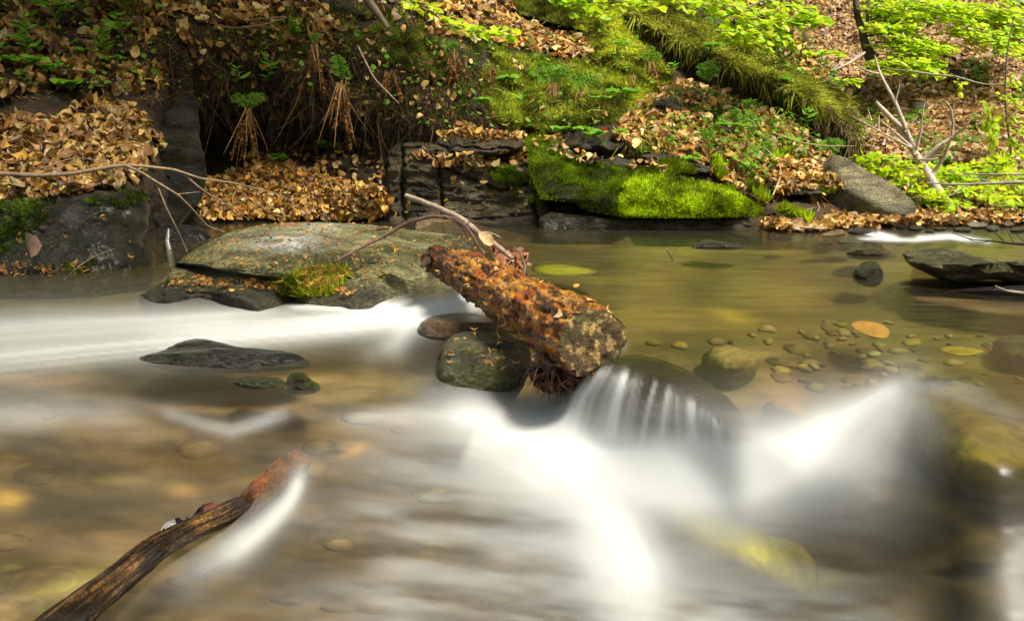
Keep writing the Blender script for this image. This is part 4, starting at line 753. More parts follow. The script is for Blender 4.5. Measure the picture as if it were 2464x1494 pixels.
def wallcut(px, py):
    P = wallY(px, py); e = 0
    for ln in ([(965, 350), (972, 420), (968, 470), (975, 545)], [(1052, 370), (1058, 440), (1065, 490), (1058, 545)], [(1060, 400), (1130, 430), (1210, 460), (1290, 440), (1330, 425)], [(1290, 450), (1285, 500), (1300, 545)]):
        e = e+.08*np.exp(-(pdist(px+(n2(py/20, px/20, 2)-.5)*14, py+(n2(px/20, py/20, 5)-.5)*10, ln)[0]/5)**2)
    return atY(px, py, P[..., 1]+e+.04*(px < 968))
rock('rock_wall', [(925, 400), (938, 345), (990, 338), (1050, 345), (1120, 372), (1200, 392), (1285, 400), (1330, 430), (1330, 590), (1100, 590), (935, 590)], wallcut, (0, .5, 0), wtint, M_ROCK, k=9, amp=.012, fs=6, rings=90, segs=300, centre=(1130, 480), strata=9, jag=.03, label='wet black layered rock wall with two vertical cracks at the waterline')
rock('rock_ledge', [(1040, 340), (1090, 318), (1160, 326), (1255, 322), (1275, 350), (1230, 372), (1150, 380), (1060, 365)], planeY(6.35, 370, .004), (0, .5, 0), rocky((.17, .13, .065), (.05, .04, .02)), M_ROCK, k=5, amp=.025, strata=8, rings=40, segs=150, jag=.08, label='thin layered rock shelf holding leaves above the wet wall')
def mbY(px, py): return atY(px, py, np.interp(px, [1250, 1840], [yw(1300, 545)-.3, yw(1840, 552)-.16])+np.clip(530-py, 0, 60)*.0015+np.clip(480-py, 0, 300)*.0065+(n2(px/110, py/60, 19, 3)-.5)*.2)
MOSSB = [(1262, 330), (1300, 318), (1340, 330), (1352, 372), (1440, 392), (1520, 405), (1580, 400), (1615, 425), (1700, 445), (1760, 455), (1800, 480), (1838, 502), (1835, 520), (1760, 524), (1640, 526), (1500, 525), (1420, 512), (1380, 490), (1300, 480), (1275, 420)]
MG = (.07, .11, .01)
mb = rock('rock_ledge', MOSSB, mbY, (0, .6, 0), lambda px, py, G: mix(wetdark(px, py, G, (.12, .11, .05), (.04, .035, .016), 5), (.06, .09, .01), .45+.5*sstep(1420, 1600, px)), M_ROCK, k=5, amp=.02, rings=70, segs=260, centre=(1500, 460), jag=.03, label='long rock ledge under bright green moss beside the pool')
rock('rock_ledge', [(1285, 505), (1400, 518), (1520, 528), (1700, 528), (1830, 524), (1835, 600), (1400, 600), (1290, 590)], lambda px, py: atY(px, py, np.interp(px, [1250, 1840], [yw(1300, 545)-.22, yw(1840, 552)-.02])+0*py), (0, .5, 0), rocky((.17, .15, .07), (.05, .042, .02)), M_WET, k=8, amp=.012, strata=10, rings=50, segs=240, label='low wet rock step at the waterline under the mossy ledge')
def tslab(px, py): return atY(px, py, 5.9+np.clip(2100-px, -200, 200)*.001+(520-py)*.003)
rock('rock_slab', [(1995, 372), (2020, 362), (2080, 402), (2140, 430), (2185, 462), (2218, 492), (2215, 508), (2180, 516), (2120, 500), (2060, 470), (2020, 430)], tslab, (-.12, .25, -.25), lambda px, py, G: wetdark(px, py, G, (.52, .45, .26), (.26, .23, .12), 5, .5*sstep(0, 30, py-np.interp(px, [1995, 2060, 2160], [390, 440, 492]))), M_ROCK, k=12, amp=.004, strata=0, rings=50, segs=180, jag=.03, label='tilted grey green slab leaning down to the far shore')
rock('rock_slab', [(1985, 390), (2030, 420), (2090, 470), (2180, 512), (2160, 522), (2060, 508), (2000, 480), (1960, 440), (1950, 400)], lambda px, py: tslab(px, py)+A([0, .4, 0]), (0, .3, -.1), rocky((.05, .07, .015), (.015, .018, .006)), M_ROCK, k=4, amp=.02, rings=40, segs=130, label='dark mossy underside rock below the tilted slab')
rock('rock_ledge', [(1820, 455), (1870, 440), (1940, 448), (1995, 455), (1990, 472), (1900, 470), (1830, 472)], planeY(6.0, 470, .004), (0, .45, 0), rocky((.20, .17, .09), (.06, .05, .03)), M_ROCK, k=5, amp=.018, strata=9, rings=36, segs=140, jag=.06, label='thin jutting rock shelf over the dark gap near the shore')
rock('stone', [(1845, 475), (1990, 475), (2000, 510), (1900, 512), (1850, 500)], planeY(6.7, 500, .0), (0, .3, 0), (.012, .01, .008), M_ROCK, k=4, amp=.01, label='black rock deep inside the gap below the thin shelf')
rock('stone', [(1838, 500), (1858, 490), (1900, 505), (1932, 522), (1920, 530), (1870, 528)], planeY(5.75, 520, .006), (0, .25, 0), (.03, .04, .012), M_ROCK, k=3, amp=.012, label='low mossy stone among leaves at the end of the ledge')
rock('rock_ledge', [(1560, 240), (1600, 232), (1640, 240), (1655, 268), (1650, 300), (1600, 312), (1560, 300), (1545, 268)], planeY(7.0, 300, .004), (0, .5, 0), rocky((.22, .17, .09), (.07, .055, .028)), M_ROCK, k=5, amp=.03, strata=8, jag=.07, rings=36, segs=140, label='small grey rock outcrop below the moss at the bank centre')
rock('rock_ledge', [(1910, 240), (1960, 245), (2010, 262), (2035, 300), (2040, 350), (1990, 345), (1950, 315), (1920, 285)], planeY(7.95, 340, .003), (0, .5, 0), rocky((.22, .17, .09), (.07, .055, .028)), M_ROCK, k=5, amp=.03, strata=9, jag=.06, rings=36, segs=150, label='layered dark rock under the tip of the moss overhang')
rock('rock_ledge', [(1530, 372), (1600, 368), (1700, 395), (1730, 420), (1640, 415), (1550, 398)], planeY(6.2, 410, .005), (0, .4, 0), rocky((.15, .12, .06), (.04, .033, .018)), M_ROCK, k=5, amp=.02, strata=9, jag=.05, rings=30, segs=130, label='dark rock shelf with leaf litter directly above the bright moss')
V, Fc, T = join([litter(wallcut, [(1000, 372), (1120, 385), (1210, 400), (1200, 412), (1060, 398), (1000, 385)], 120, .075, .6, .8, lift=.05, flat=.4), litter(wallcut, [(940, 380), (1280, 400), (1290, 520), (940, 520)], 26, .06, .3, .6, lift=.03), litter(lambda a, b: atY(a, b, 6.2), [(1050, 322), (1110, 316), (1260, 322), (1270, 335), (1150, 338), (1060, 334)], 130, .075, .7, .9, flat=.4),
                 litter(mbY, [(1270, 335), (1350, 330), (1440, 385), (1560, 395), (1620, 425), (1500, 410), (1400, 400), (1300, 370)], 60, .06, .5, .9, lift=.04, flat=.4), litter(lambda a, b: bankP(a, b)+A([0, -.22, .02]), [(1845, 400), (2000, 400), (2010, 475), (1850, 475), (1820, 440)], 420, .08, .5, 1., lift=.05, flat=.2)])
tag(mk('leaf_litter', V, Fc, M_LEAF, T), 'brown leaves lodged on the rock shelves right at the pool', 'leaf litter', kind='stuff')
# bright moss on the ledge
def mbn(px, py): return mbY(px, py)
MM = [tufts(mbn, MOSSB, 36000, .022, .011, (.15, .23, .008), keep=lambda x, y: np.clip(.16+.94*np.maximum(.8*sstep(1500, 1640, x), clump(x, y, 88, .45, .58, 1/38)), 0, 1)*(~inpoly(x, y, [(1290, 440), (1400, 440), (1440, 520), (1290, 500)])+.25), sp=.35, nb=1),
      tufts(mbn, [(1540, 405), (1620, 425), (1740, 450), (1835, 505), (1830, 522), (1640, 524), (1480, 520), (1500, 450)], 16000, .026, .011, (.40, .54, .012), sp=.5, keep=lambda x, y: .2+.8*clump(x, y, 89, .35, .55, 1/35)),
      tufts(lambda a, b: wallcut(a, b)+A([0, -.02, 0]), [(1150, 400), (1290, 400), (1330, 440), (1310, 500), (1230, 470), (1200, 430)], 3500, .03, .012, (.10, .15, .01), keep=lambda x, y: clump(x, y, 99, .42, .6, 1/24)),
      tufts(wallcut, [(1180, 410), (1240, 405), (1258, 425), (1240, 445), (1190, 440)], 2200, .035, .012, (.16, .28, .008), off=.02)]
for poly, n in (([(1845, 380), (1880, 365), (1900, 390), (1895, 412), (1850, 408)], 1600), ([(1905, 425), (1960, 415), (2000, 440), (1975, 462), (1930, 470)], 2000), ([(2000, 400), (2022, 415), (2024, 450), (2005, 445)], 700), ([(1700, 378), (1725, 382), (1735, 430), (1715, 428)], 900), ([(1565, 395), (1620, 392), (1650, 415), (1600, 425)], 1100), ([(1842, 505), (1860, 498), (1925, 520), (1915, 530)], 900), ([(1770, 440), (1800, 445), (1830, 480), (1800, 480)], 500)):
    MM.append(tufts(lambda px, py: bankP(px, py)+A([0, -.25 if poly[0][1] > 390 else -.12, 0]), poly, n, .06, .02, (.30, .42, .01), sp=.4))
V, Fc, T = join(MM)
tag(mk('bright_moss', V, Fc, M_MOSS, T, smooth=False), 'vivid green moss cushions on the rocks along the pool', 'moss', kind='stuff')
def r1m(px, py): return r1(px, py)+A([0, -.01, 0])
V, Fc, T = join([tufts(r1m, [(-60, 475), (140, 482), (110, 530), (60, 570), (30, 610), (-60, 600)], 2600, .02, .01, (.09, .15, .01), keep=lambda x, y: clump(x, y, 31, .4, .55, 1/25)), tufts(r1m, [(200, 480), (340, 450), (360, 480), (300, 500), (220, 490)], 700, .02, .01, (.10, .16, .01), keep=lambda x, y: clump(x, y, 32, .4, .55, 1/25)), tufts(r1m, [(110, 640), (240, 620), (230, 655), (120, 665)], 600, .02, .01, (.06, .10, .01), keep=lambda x, y: clump(x, y, 33, .4, .55, 1/25)),
                 scales(r1m, [(-40, 640), (120, 640), (240, 650), (240, 668), (-40, 668)], 90, .045), scales(r1m, [(0, 500), (330, 500), (330, 640), (0, 640)], 34, .04)])
tag(mk('boulder_moss', V, Fc, M_MOSS, T, smooth=False), 'dark moss tufts and bud scales on the big wet boulder', 'moss', kind='stuff')
def slm(px, py): return slabf(px, py)
V, Fc, T = join([tufts(slm, [(655, 690), (700, 665), (740, 655), (820, 650), (850, 662), (820, 690), (800, 712), (720, 716), (670, 708)], 3200, .045, .012, (.22, .26, .01), up=(0, -.1, 1.2), sp=.4, keep=lambda x, y: .15+clump(x, y, 35, .35, .6, 1/22)),
                 scales(lambda a, b: slm(a, b)+A([0, -.01, .025]), [(660, 690), (760, 655), (850, 665), (800, 712), (680, 712)], 220, .035)])
tag(mk('moss_cushion', V, Fc, M_MOSS, T, smooth=False), 'small green moss cushion with bud scales on the slab corner', 'moss', kind='stuff')

# ------------------------------------------------------------------ LOG
def logpts():
    c = [(1045, 622, 3.15), (1110, 650, 2.85), (1200, 700, 2.45), (1290, 752, 2.15), (1360, 793, 1.95), (1424, 822, 1.80)]
    return A([atY(a, b, Y) for a, b, Y in c])
LP = logpts(); LR = [.054, .070, .080, .086, .089, .088]
root = thing('log', LP.mean(0)-A([0, 0, .08]), 'thick log of peeling orange and black bark lying across the stream', 'log')
def tubeG(pts, rad, n, sides):
    p = A(pts); L = np.r_[0, np.cumsum(np.linalg.norm(p[1:]-p[:-1], axis=1))]; s = np.linspace(0, L[-1], n)
    q = np.stack([np.interp(s, L, p[:, i]) for i in range(3)], 1)
    for _ in range(30): q[1:-1] = (q[:-2]+2*q[1:-1]+q[2:])/4
    r = np.interp(s, L, rad); d = np.gradient(q, axis=0); d /= np.linalg.norm(d, axis=1, keepdims=True); up = A([0, 0, 1.]); u = np.cross(np.cross(d, up), d); u /= np.linalg.norm(u, axis=1, keepdims=True); v = np.cross(d, u)
    a = np.arange(sides)*2*math.pi/sides; return q, r, d, u, v, a
q, r, d, u, v, a = tubeG(LP, LR, 260, 120)
dirs = np.cos(a)[None, :, None]*u[:, None]+np.sin(a)[None, :, None]*v[:, None]; G = q[:, None]+r[:, None, None]*dirs
s_ = np.linspace(0, 1, 260)[:, None]; aa = a[None]
e = (fbm(np.stack([s_*22+0*aa, np.cos(aa)*1.6+0*s_, np.sin(aa)*1.6+0*s_], -1), 5, 3)-.5)*.03+(fbm(G*60, 4, 4, .65)-.5)*.010+(fbm(np.stack([s_*9+0*aa, np.cos(aa)*7+0*s_, np.sin(aa)*7+0*s_], -1), 4, 14, .6)-.5)*.02
fl = fbm(np.stack([s_*16+aa*.9, np.cos(aa)*3.2+0*s_, np.sin(aa)*3.2+0*s_], -1), 4, 8); e += .007*sstep(.5, .56, fl)
for ks, ka in ((.42, .9), (.62, .3), (.78, .75), (.86, -.6), (.3, -.4)):
    dd = np.hypot((s_-ks)*1.9/.09*.09/.035*.6, ((aa-ka+math.pi) % (2*math.pi)-math.pi)*.08/.03); e += .016*np.exp(-dd**2)-.012*np.exp(-(dd/.4)**2)
G = G+dirs*e[..., None]
n1 = fbm(np.stack([s_*16+aa*1.2, np.cos(aa)*6+0*s_, np.sin(aa)*6+0*s_], -1), 5, 12, .7); n0 = fbm(G*14, 4, 13)
c = mix((.62, .15, .012), (.85, .38, .05), sstep(.3, .7, n0)); c = mix(c, (.035, .018, .008), sstep(.50, .60, n1)*.92); c = mix(c, (.75, .5, .2), sstep(.64, .7, fbm(G*40, 3, 15))*.5)
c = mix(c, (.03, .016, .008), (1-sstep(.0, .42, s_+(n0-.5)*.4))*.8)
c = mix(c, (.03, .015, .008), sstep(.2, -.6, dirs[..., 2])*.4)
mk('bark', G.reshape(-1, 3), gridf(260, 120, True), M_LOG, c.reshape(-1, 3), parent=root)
# sawn end
rr = np.linspace(1, 0, 50); E = q[-1]+0*G[-1]; cap = np.stack([E+(G[-1]-E)*t for t in rr], 0); nr = d[-1]
cap = cap+nr*((fbm(cap*38, 4, 7)-.5)*.02+.004-.006*(rr[:, None]**8))[..., None]; cn = fbm(cap*60, 5, 17, .7)
c = mix((.10, .065, .025), (.50, .33, .12), sstep(.47, .62, cn+.25*(fbm(cap*9, 2, 3)-.5))); c = mix(c, (.10, .12, .03), sstep(.5, .7, fbm(cap*12, 3, 5))*.5)
mk('sawn_end', cap.reshape(-1, 3), gridf(50, 120, True), M_BARK, c.reshape(-1, 3), parent=root)
Vt, Ft = tube([q[-1]-d[-1]*.05, q[-1]-d[-1]*.0+A([0, 0, 0])], [.02, .01], 6)
# loose flakes
ii = rng.integers(20, 255, 70); jj = (rng.normal(0, 26, 70)).astype(int) % 120
P = G[ii, jj]; N = dirs[ii, jj]; V, Fc = leaves(P+N*.002, N, .026, .35, .35, .4, .8); C = mix((.5, .2, .03), (.8, .55, .22), rng.uniform(0, 1, 70))*rng.uniform(.5, 1.2, (70, 1)); C[rng.uniform(0, 1, 70) < .15] = (.03, .016, .008)
o = mk('bark_flakes', V, Fc, M_LEAF, rep(C, NL), parent=root, smooth=False); tag(o, kind='stuff')
# stubs at the far end and knots
for nm, pts, rad in (('branch_stub', [(1045, 640, 3.05), (1030, 628, 3.0), (1020, 634, 2.95), (1014, 643, 2.93)], [.022, .02, .014, .006]), ('branch_stub', [(1050, 622, 3.1), (1043, 610, 3.15), (1036, 600, 3.2)], [.035, .03, .016]), ('knot', [(1352, 772, 1.9), (1352, 758, 1.88), (1350, 748, 1.88)], [.026, .018, .008]), ('knot', [(1238, 715, 2.28), (1236, 705, 2.25)], [.03, .014])):
    Vt, Ft = tube([atY(*p) for p in pts], rad, 12, .4, 3); mk(nm, Vt, Ft, M_BARK, wetdark(0, 0, Vt, (.10, .05, .02), (.02, .012, .008), 20), parent=root)
# dark debris stuck under the log end
x, y = samp([(1285, 870), (1330, 850), (1400, 880), (1410, 905), (1340, 930), (1290, 920)], 260); P = atY(x, y, 1.93+rng.uniform(-.06, .06, len(x))); V, Fc = leaves(P, np.tile(A([0, -1, .5]), (len(P), 1)), .05, .8, .4, .5, .6)
x, y = samp([(1285, 870), (1330, 850), (1400, 880), (1410, 905), (1340, 925), (1290, 920)], 120); P2 = atY(x, y, 1.9+rng.uniform(-.06, .06, len(x))); V2, F2 = blades(P2, rng.normal(0, 1, (len(P2), 3))+A([0, -.5, -.4]), .06, .006, .3, 3)
V, Fc, T = join([(V, Fc, rep(A([.09, .03, .012])*rng.uniform(.3, 1.6, (260, 1)), NL)), (V2, F2, (.06, .025, .01))])
tag(mk('sodden_debris', V, Fc, M_WETLEAF, T, smooth=False), 'sodden dark red leaves and needles jammed beneath the log end', 'debris', kind='stuff')
rock('stone', [(1280, 880), (1330, 860), (1420, 880), (1430, 920), (1360, 950), (1290, 945)], planeY(2.02, 900, 0), (0, .15, 0), (.03, .018, .01), M_WET, amp=.012, label='black wet stone wedged under the sawn end of the log')
# drowned twigs and leaves behind the log
x, y = samp([(1165, 600), (1250, 600), (1280, 640), (1230, 665), (1160, 640)], 46); P = atZ(x, y, 0.0)+A([0, 0, .004]); V, Fc = leaves(P, np.tile(A([0, -.3, 1]), (len(P), 1)), .08, .35, .5, .5, .6)
V, Fc, T = join([(V, Fc, rep(A([.22, .08, .03])*rng.uniform(.3, 1.6, (len(x), 1)), NL))])
tag(mk('wet_leaves', V, Fc, M_WETLEAF, T, smooth=False), 'wet reddish leaves and scraps collected behind the log', 'leaf debris', kind='stuff')

# ------------------------------------------------------------------ branches and twigs
def branch(name, pts, rad, col, label, cat='branch', m=M_WOOD, twigs=(), rough=.25, sides=9, partname='stem', group=None, dens=6):
    P = A([atY(*p) for p in pts]); t = thing(name, P[0], label, cat, group)
    Vt, Ft = tube(P, rad, sides, rough, 3, dens=dens); mk(partname, Vt, Ft, m, A(col)*(.6+.8*fbm(Vt*25, 3, 4))[:, None], parent=t)
    for tw, r0, r1_ in twigs:
        Q = A([atY(*p) for p in tw]); Vt, Ft = tube(Q, np.linspace(r0, r1_, len(Q)), 6, rough, 5, dens=dens); mk('twig', Vt, Ft, m, A(col)*(.6+.8*fbm(Vt*25, 3, 4))[:, None], parent=t)
    return t
branch('branch', [(978, 471, 3.6), (1040, 494, 3.45), (1110, 526, 3.3), (1150, 560, 3.15), (1190, 586, 3.0), (1235, 625, 2.85)], [.011, .013, .014, .013, .011, .009], (.30, .23, .17), 'bare pale branch rising from behind the log towards the rock wall', twigs=[([(1150, 560, 3.15), (1180, 560, 3.1), (1205, 572, 3.05)], .006, .003)])
branch('branch', [(810, 627, 3.3), (860, 600, 3.35), (930, 565, 3.4), (980, 535, 3.4), (1040, 520, 3.35), (1090, 524, 3.3), (1125, 548, 3.2), (1150, 590, 3.1), (1180, 640, 3.0)], [.006, .008, .009, .009, .009, .008, .007, .006, .004], (.12, .07, .05), 'thin arched dark twig bending over the flat slab', twigs=[([(1000, 530, 3.4), (1003, 545, 3.38), (998, 560, 3.36)], .003, .001), ([(1075, 522, 3.3), (1105, 540, 3.25), (1125, 570, 3.2)], .004, .002), ([(1135, 525, 3.2), (1120, 545, 3.2), (1110, 555, 3.2)], .003, .002)])
branch('twig', [(1240, 598, 2.9), (1255, 612, 2.85), (1263, 640, 2.8), (1262, 665, 2.75)], [.003, .004, .005, .004], (.12, .09, .07), 'short dry twig standing in the pool just behind the log', twigs=[([(1262, 655, 2.77), (1275, 650, 2.77)], .003, .001), ([(1262, 658, 2.77), (1250, 648, 2.77)], .003, .001)])
branch('twig', [(1600, 598, 4.2), (1612, 612, 4.15), (1618, 625, 4.1)], [.003, .005, .006], (.12, .09, .07), 'tiny forked twig sticking out of the open pool', twigs=[([(1615, 622, 4.1), (1628, 600, 4.12)], .004, .002)])
branch('branch', [(-120, 420, 3.9), (0, 417, 3.95), (80, 423, 4.0), (180, 418, 4.05), (260, 402, 4.1), (310, 397, 4.15), (420, 408, 4.3), (480, 430, 4.4), (560, 440, 4.6), (680, 470, 4.9), (750, 520, 5.1)], [.014, .013, .013, .012, .011, .009, .008, .007, .005, .004, .002], (.22, .15, .09), 'long thin branch reaching across the leaf ledge from the left',
       twigs=[([(300, 398, 4.15), (340, 415, 4.1), (380, 440, 4.1), (430, 470, 4.15), (460, 500, 4.2), (500, 545, 4.3), (540, 558, 4.4)], .009, .003), ([(380, 450, 4.1), (400, 500, 4.1), (430, 560, 4.15), (450, 605, 4.2)], .006, .003), ([(425, 468, 4.15), (480, 462, 4.2)], .004, .002), ([(440, 418, 4.35), (490, 460, 4.4), (560, 500, 4.5), (600, 530, 4.6)], .006, .002), ([(100, 405, 4.1), (180, 378, 4.2), (270, 392, 4.2)], .004, .002), ([(560, 440, 4.6), (600, 480, 4.7), (680, 525, 4.9)], .004, .002)])
branch('twig', [(155, 672, 3.85), (185, 645, 3.8), (220, 620, 3.82), (280, 597, 3.8)], [.003, .004, .004, .002], (.25, .18, .13), 'thin twig leaning on the face of the wet boulder')
branch('branch', [(850, -40, 6.6), (900, 20, 6.55), (935, 70, 6.5)], [.04, .035, .02], (.16, .11, .06), 'straight broken stick resting on the upper bank')
branch('twig', [(590, 50, 6.4), (700, 40, 6.5), (640, 60, 6.45), (560, 70, 6.4), (520, 60, 6.4)], .006, (.15, .1, .06), 'curved thin twig on the leafy upper bank')
branch('twig', [(860, 110, 6.5), (900, 190, 6.4), (940, 230, 6.4), (960, 250, 6.4)], [.008, .007, .006, .003], (.3, .2, .14), 'pinkish twig hanging down the dark bank face')
branch('twig', [(1860, 320, 6.9), (1930, 345, 6.7), (1985, 352, 6.6), (2060, 352, 6.5)], [.006, .007, .006, .003], (.4, .28, .15), 'pale curved twig over the leafy slope below the overhang', twigs=[([(1860, 470, 5.9), (1880, 420, 6.1), (1875, 390, 6.2), (1840, 355, 6.4)], .006, .004)])
# big foreground branch, half under water
FB = [(-20, 1640, 1.0), (150, 1500, 1.10), (260, 1410, 1.2), (370, 1320, 1.3), (440, 1282, 1.37), (520, 1248, 1.45), (590, 1215, 1.53), (660, 1150, 1.68), (720, 1110, 1.8)]
t = thing('branch', atY(*FB[2]), 'thick brown branch rising from the rapids, one end under water', 'branch')
P = A([atY(a_, b_, YB(a_, max(b_, 1000))*k_) for (a_, b_, c_), k_ in zip(FB, [.9, .91, .92, .935, .945, .965, 1.015, 1.04, 1.06])])
q, r, d, u, v, a = tubeG(P, [.032, .028, .025, .023, .021, .021, .024, .03, .03], 220, 60)
dirs = np.cos(a)[None, :, None]*u[:, None]+np.sin(a)[None, :, None]*v[:, None]; s_ = np.linspace(0, 1, 220)[:, None]; aa = a[None]
e = (fbm(np.stack([s_*5+0*aa, np.cos(aa)*2+0*s_, np.sin(aa)*2+0*s_], -1), 5, 3)-.5)*.016+(fbm(np.stack([s_*14+0*aa, np.cos(aa)*9+0*s_, np.sin(aa)*9+0*s_], -1), 3, 7)-.5)*.008
G = q[:, None]+(r[:, None]+e)[..., None]*dirs; n1 = fbm(np.stack([s_*14+0*aa, np.cos(aa)*6+0*s_, np.sin(aa)*6+0*s_], -1), 4, 9)
c = mix((.03, .018, .008), (.17, .09, .028), sstep(.42, .62, n1)); c = mix(c, (.40, .20, .05), sstep(.60, .72, n1)*.8); c = mix(c, (.45, .16, .06), sstep(.62, .8, s_)*.8+0*n1)
mk('bark', G.reshape(-1, 3), gridf(220, 60, True), M_LOG, c.reshape(-1, 3), parent=t)
for j, (x, y, Y) in enumerate([(455, 1262, 1.37), (480, 1245, 1.40), (430, 1285, 1.34), (410, 1293, 1.31), (500, 1235, 1.43), (465, 1275, 1.35), (395, 1305, 1.29)]):
    V, Fc = leaves(atY([x], [y], Y-.03), A([[0, -.3, 1]]), .05, .7, .7, .6, .9); o = mk('wet_bark_scrap', V, Fc, M_WETLEAF, (.03, .022, .02), parent=t, smooth=False)
V, Fc = leaves(atY([548], [1213], 1.40), A([[.1, -.7, 1]]), .075, .1, .45, .5, .3, T=A([[-.9, -.1, -.12]]))
tag(mk('fallen_leaf', V, Fc, M_WETLEAF, (.16, .04, .02)), 'wet dark red leaf folded over the foreground branch', 'leaf')
# single leaves that stand out
def oneleaf(x, y, Y, N, T, size, col, label, m=M_LEAF, wid=.7):
    V, Fc = leaves(atY([x], [y], Y), A([N]), size, .05, wid, .25, .2, T=A([T])); tag(mk('fallen_leaf', V, Fc, m, col), label, 'leaf')
oneleaf(78, 618, 3.86, (0, -1, .4), (.1, -.2, 1), .14, (.34, .22, .17), 'greyish pink leaf stuck flat on the wet boulder face')
oneleaf(1185, 590, 2.98, (0, -1, .6), (-.6, 0, .5), .07, (.55, .36, .16), 'small tan leaf caught on the bare branch')
oneleaf(560, 575, 4.9, (0, -1, 1), (.6, 0, .3), .1, (.16, .06, .02), 'dark leaf in the debris at the slab back edge')
oneleaf(665, 556, 4.4, (0, -.4, 1), (.6, .3, .2), .12, (.22, .12, .06), 'curled brown leaf lying on the back of the flat slab')
oneleaf(1380, 690, 2.35, (0, -.4, 1), (.6, .3, .2), .03, (.75, .35, .06), 'tiny orange leaf near the top of the log', M_LEAF)
branch('stick', [(905, 552, 3.9), (925, 548, 3.9), (937, 550, 3.9)], [.008, .012, .008], (.1, .05, .03), 'short fat piece of dark wood on the flat slab')

# ------------------------------------------------------------------ ground all round, behind the camera too
gx, gy = np.meshgrid(np.linspace(-80, 80, 60), np.linspace(-80, 120, 60)); GP = np.stack([gx, gy, -.75+.03*np.clip(-gy-2, 0, 60)+0*gx], -1)
tag(mk('ground', GP, gridf(60, 60), M_SOIL, (.06, .04, .02), base=A([0, 0, 0])), kind='structure', label='forest floor around the stream')
# ------------------------------------------------------------------ unseen trees added overhead, crowns placed to shade the stream
def crown_leaves(blobs, size, col=(.10, .18, .012), r=rng):
    out = []
    for cx, cy_, cz, rx, ry, rz, n in blobs:
        u = r.normal(0, 1, (n, 3)); u /= np.linalg.norm(u, axis=1, keepdims=True); rad = r.uniform(0, 1, (n, 1))**.45
        P = A([cx, cy_, cz])+u*rad*A([rx, ry, rz]); P[:, 2] = cz+np.round((P[:, 2]-cz)*3)/3+r.normal(0, .05, n)
        keep = fbm(P*A([.9, .9, 1.5]), 3, 66) > .36; P = P[keep]
        N = np.tile(A([0, 0, 1.]), (len(P), 1)); V, Fc = leaves(P, N, size, .35, .65, .2, .3); out.append((V, Fc, rep(A(col)*r.uniform(.6, 1.4, (len(P), 1)), NL)))
    return join(out)
def shade_tree(base, knee, blobs, r0, label, col=(.25, .22, .18)):
    t = thing('beech_tree', A(base), label, 'tree'); top = A([blobs[0][0], blobs[0][1], blobs[0][2]])  # out of view, put in for the shade of its crown
    Vt, Ft = tube([A(base)-A([0, 0, .3]), A(base)*.5+A(knee)*.5, A(knee), A(knee)*.4+top*.6, top], [r0, r0*.85, r0*.7, r0*.4, r0*.15], 14, .12, 4, dens=8); mk('trunk', Vt, Ft, M_BARK, A(col)*(.6+.7*fbm(Vt*3, 3, 4))[:, None], parent=t)
    for b in blobs[1:]:
        Vt, Ft = tube([A(knee), A(knee)*.5+A(b[:3])*.5+A([0, 0, .4]), A(b[:3])], [r0*.45, r0*.3, r0*.08], 8, .15, 5, dens=6); mk('limb', Vt, Ft, M_BARK, A(col)*.8, parent=t)
    V, Fc, T = crown_leaves(blobs, .24); mk('crown', V, Fc, M_GREEN, T, parent=t, smooth=False); return t
shade_tree(bankP(640, -430), (-2.5, 8.6, 6.2), [(-1.6, 7.2, 7.0, 2.6, 2.0, 1.0, 2600), (-4.6, 7.2, 7.4, 2.4, 2.2, .8, 2000), (.9, 8.4, 7.4, 1.6, 1.4, .9, 1200)], .2, 'unseen beech added high on the left bank, its crown shading the ledge')
shade_tree((-4.6, -1.2, -.6), (-3.0, 1.5, 4.6), [(-1.9, 3.4, 6.8, 2.4, 1.5, .9, 2900), (-4.6, 3.0, 6.8, 2.0, 2.0, .9, 2200), (.5, 4.7, 7.0, 1.5, .9, .7, 1000), (.2, .2, 6.6, 1.5, 1.2, .7, 650)], .2, 'unseen beech added behind the viewer on the left, to shade bank and rapids')
shade_tree((6.2, -1.0, -.6), (4.6, 1.8, 4.4), [(6.9, 1.0, 6.6, 1.6, 1.4, .9, 500), (6.6, -1.4, 6.4, 1.8, 1.6, .9, 900), (4.6, -2.0, 6.6, 1.6, 1.3, .6, 600)], .2, 'unseen beech added behind the viewer on the right, to shade the stream')
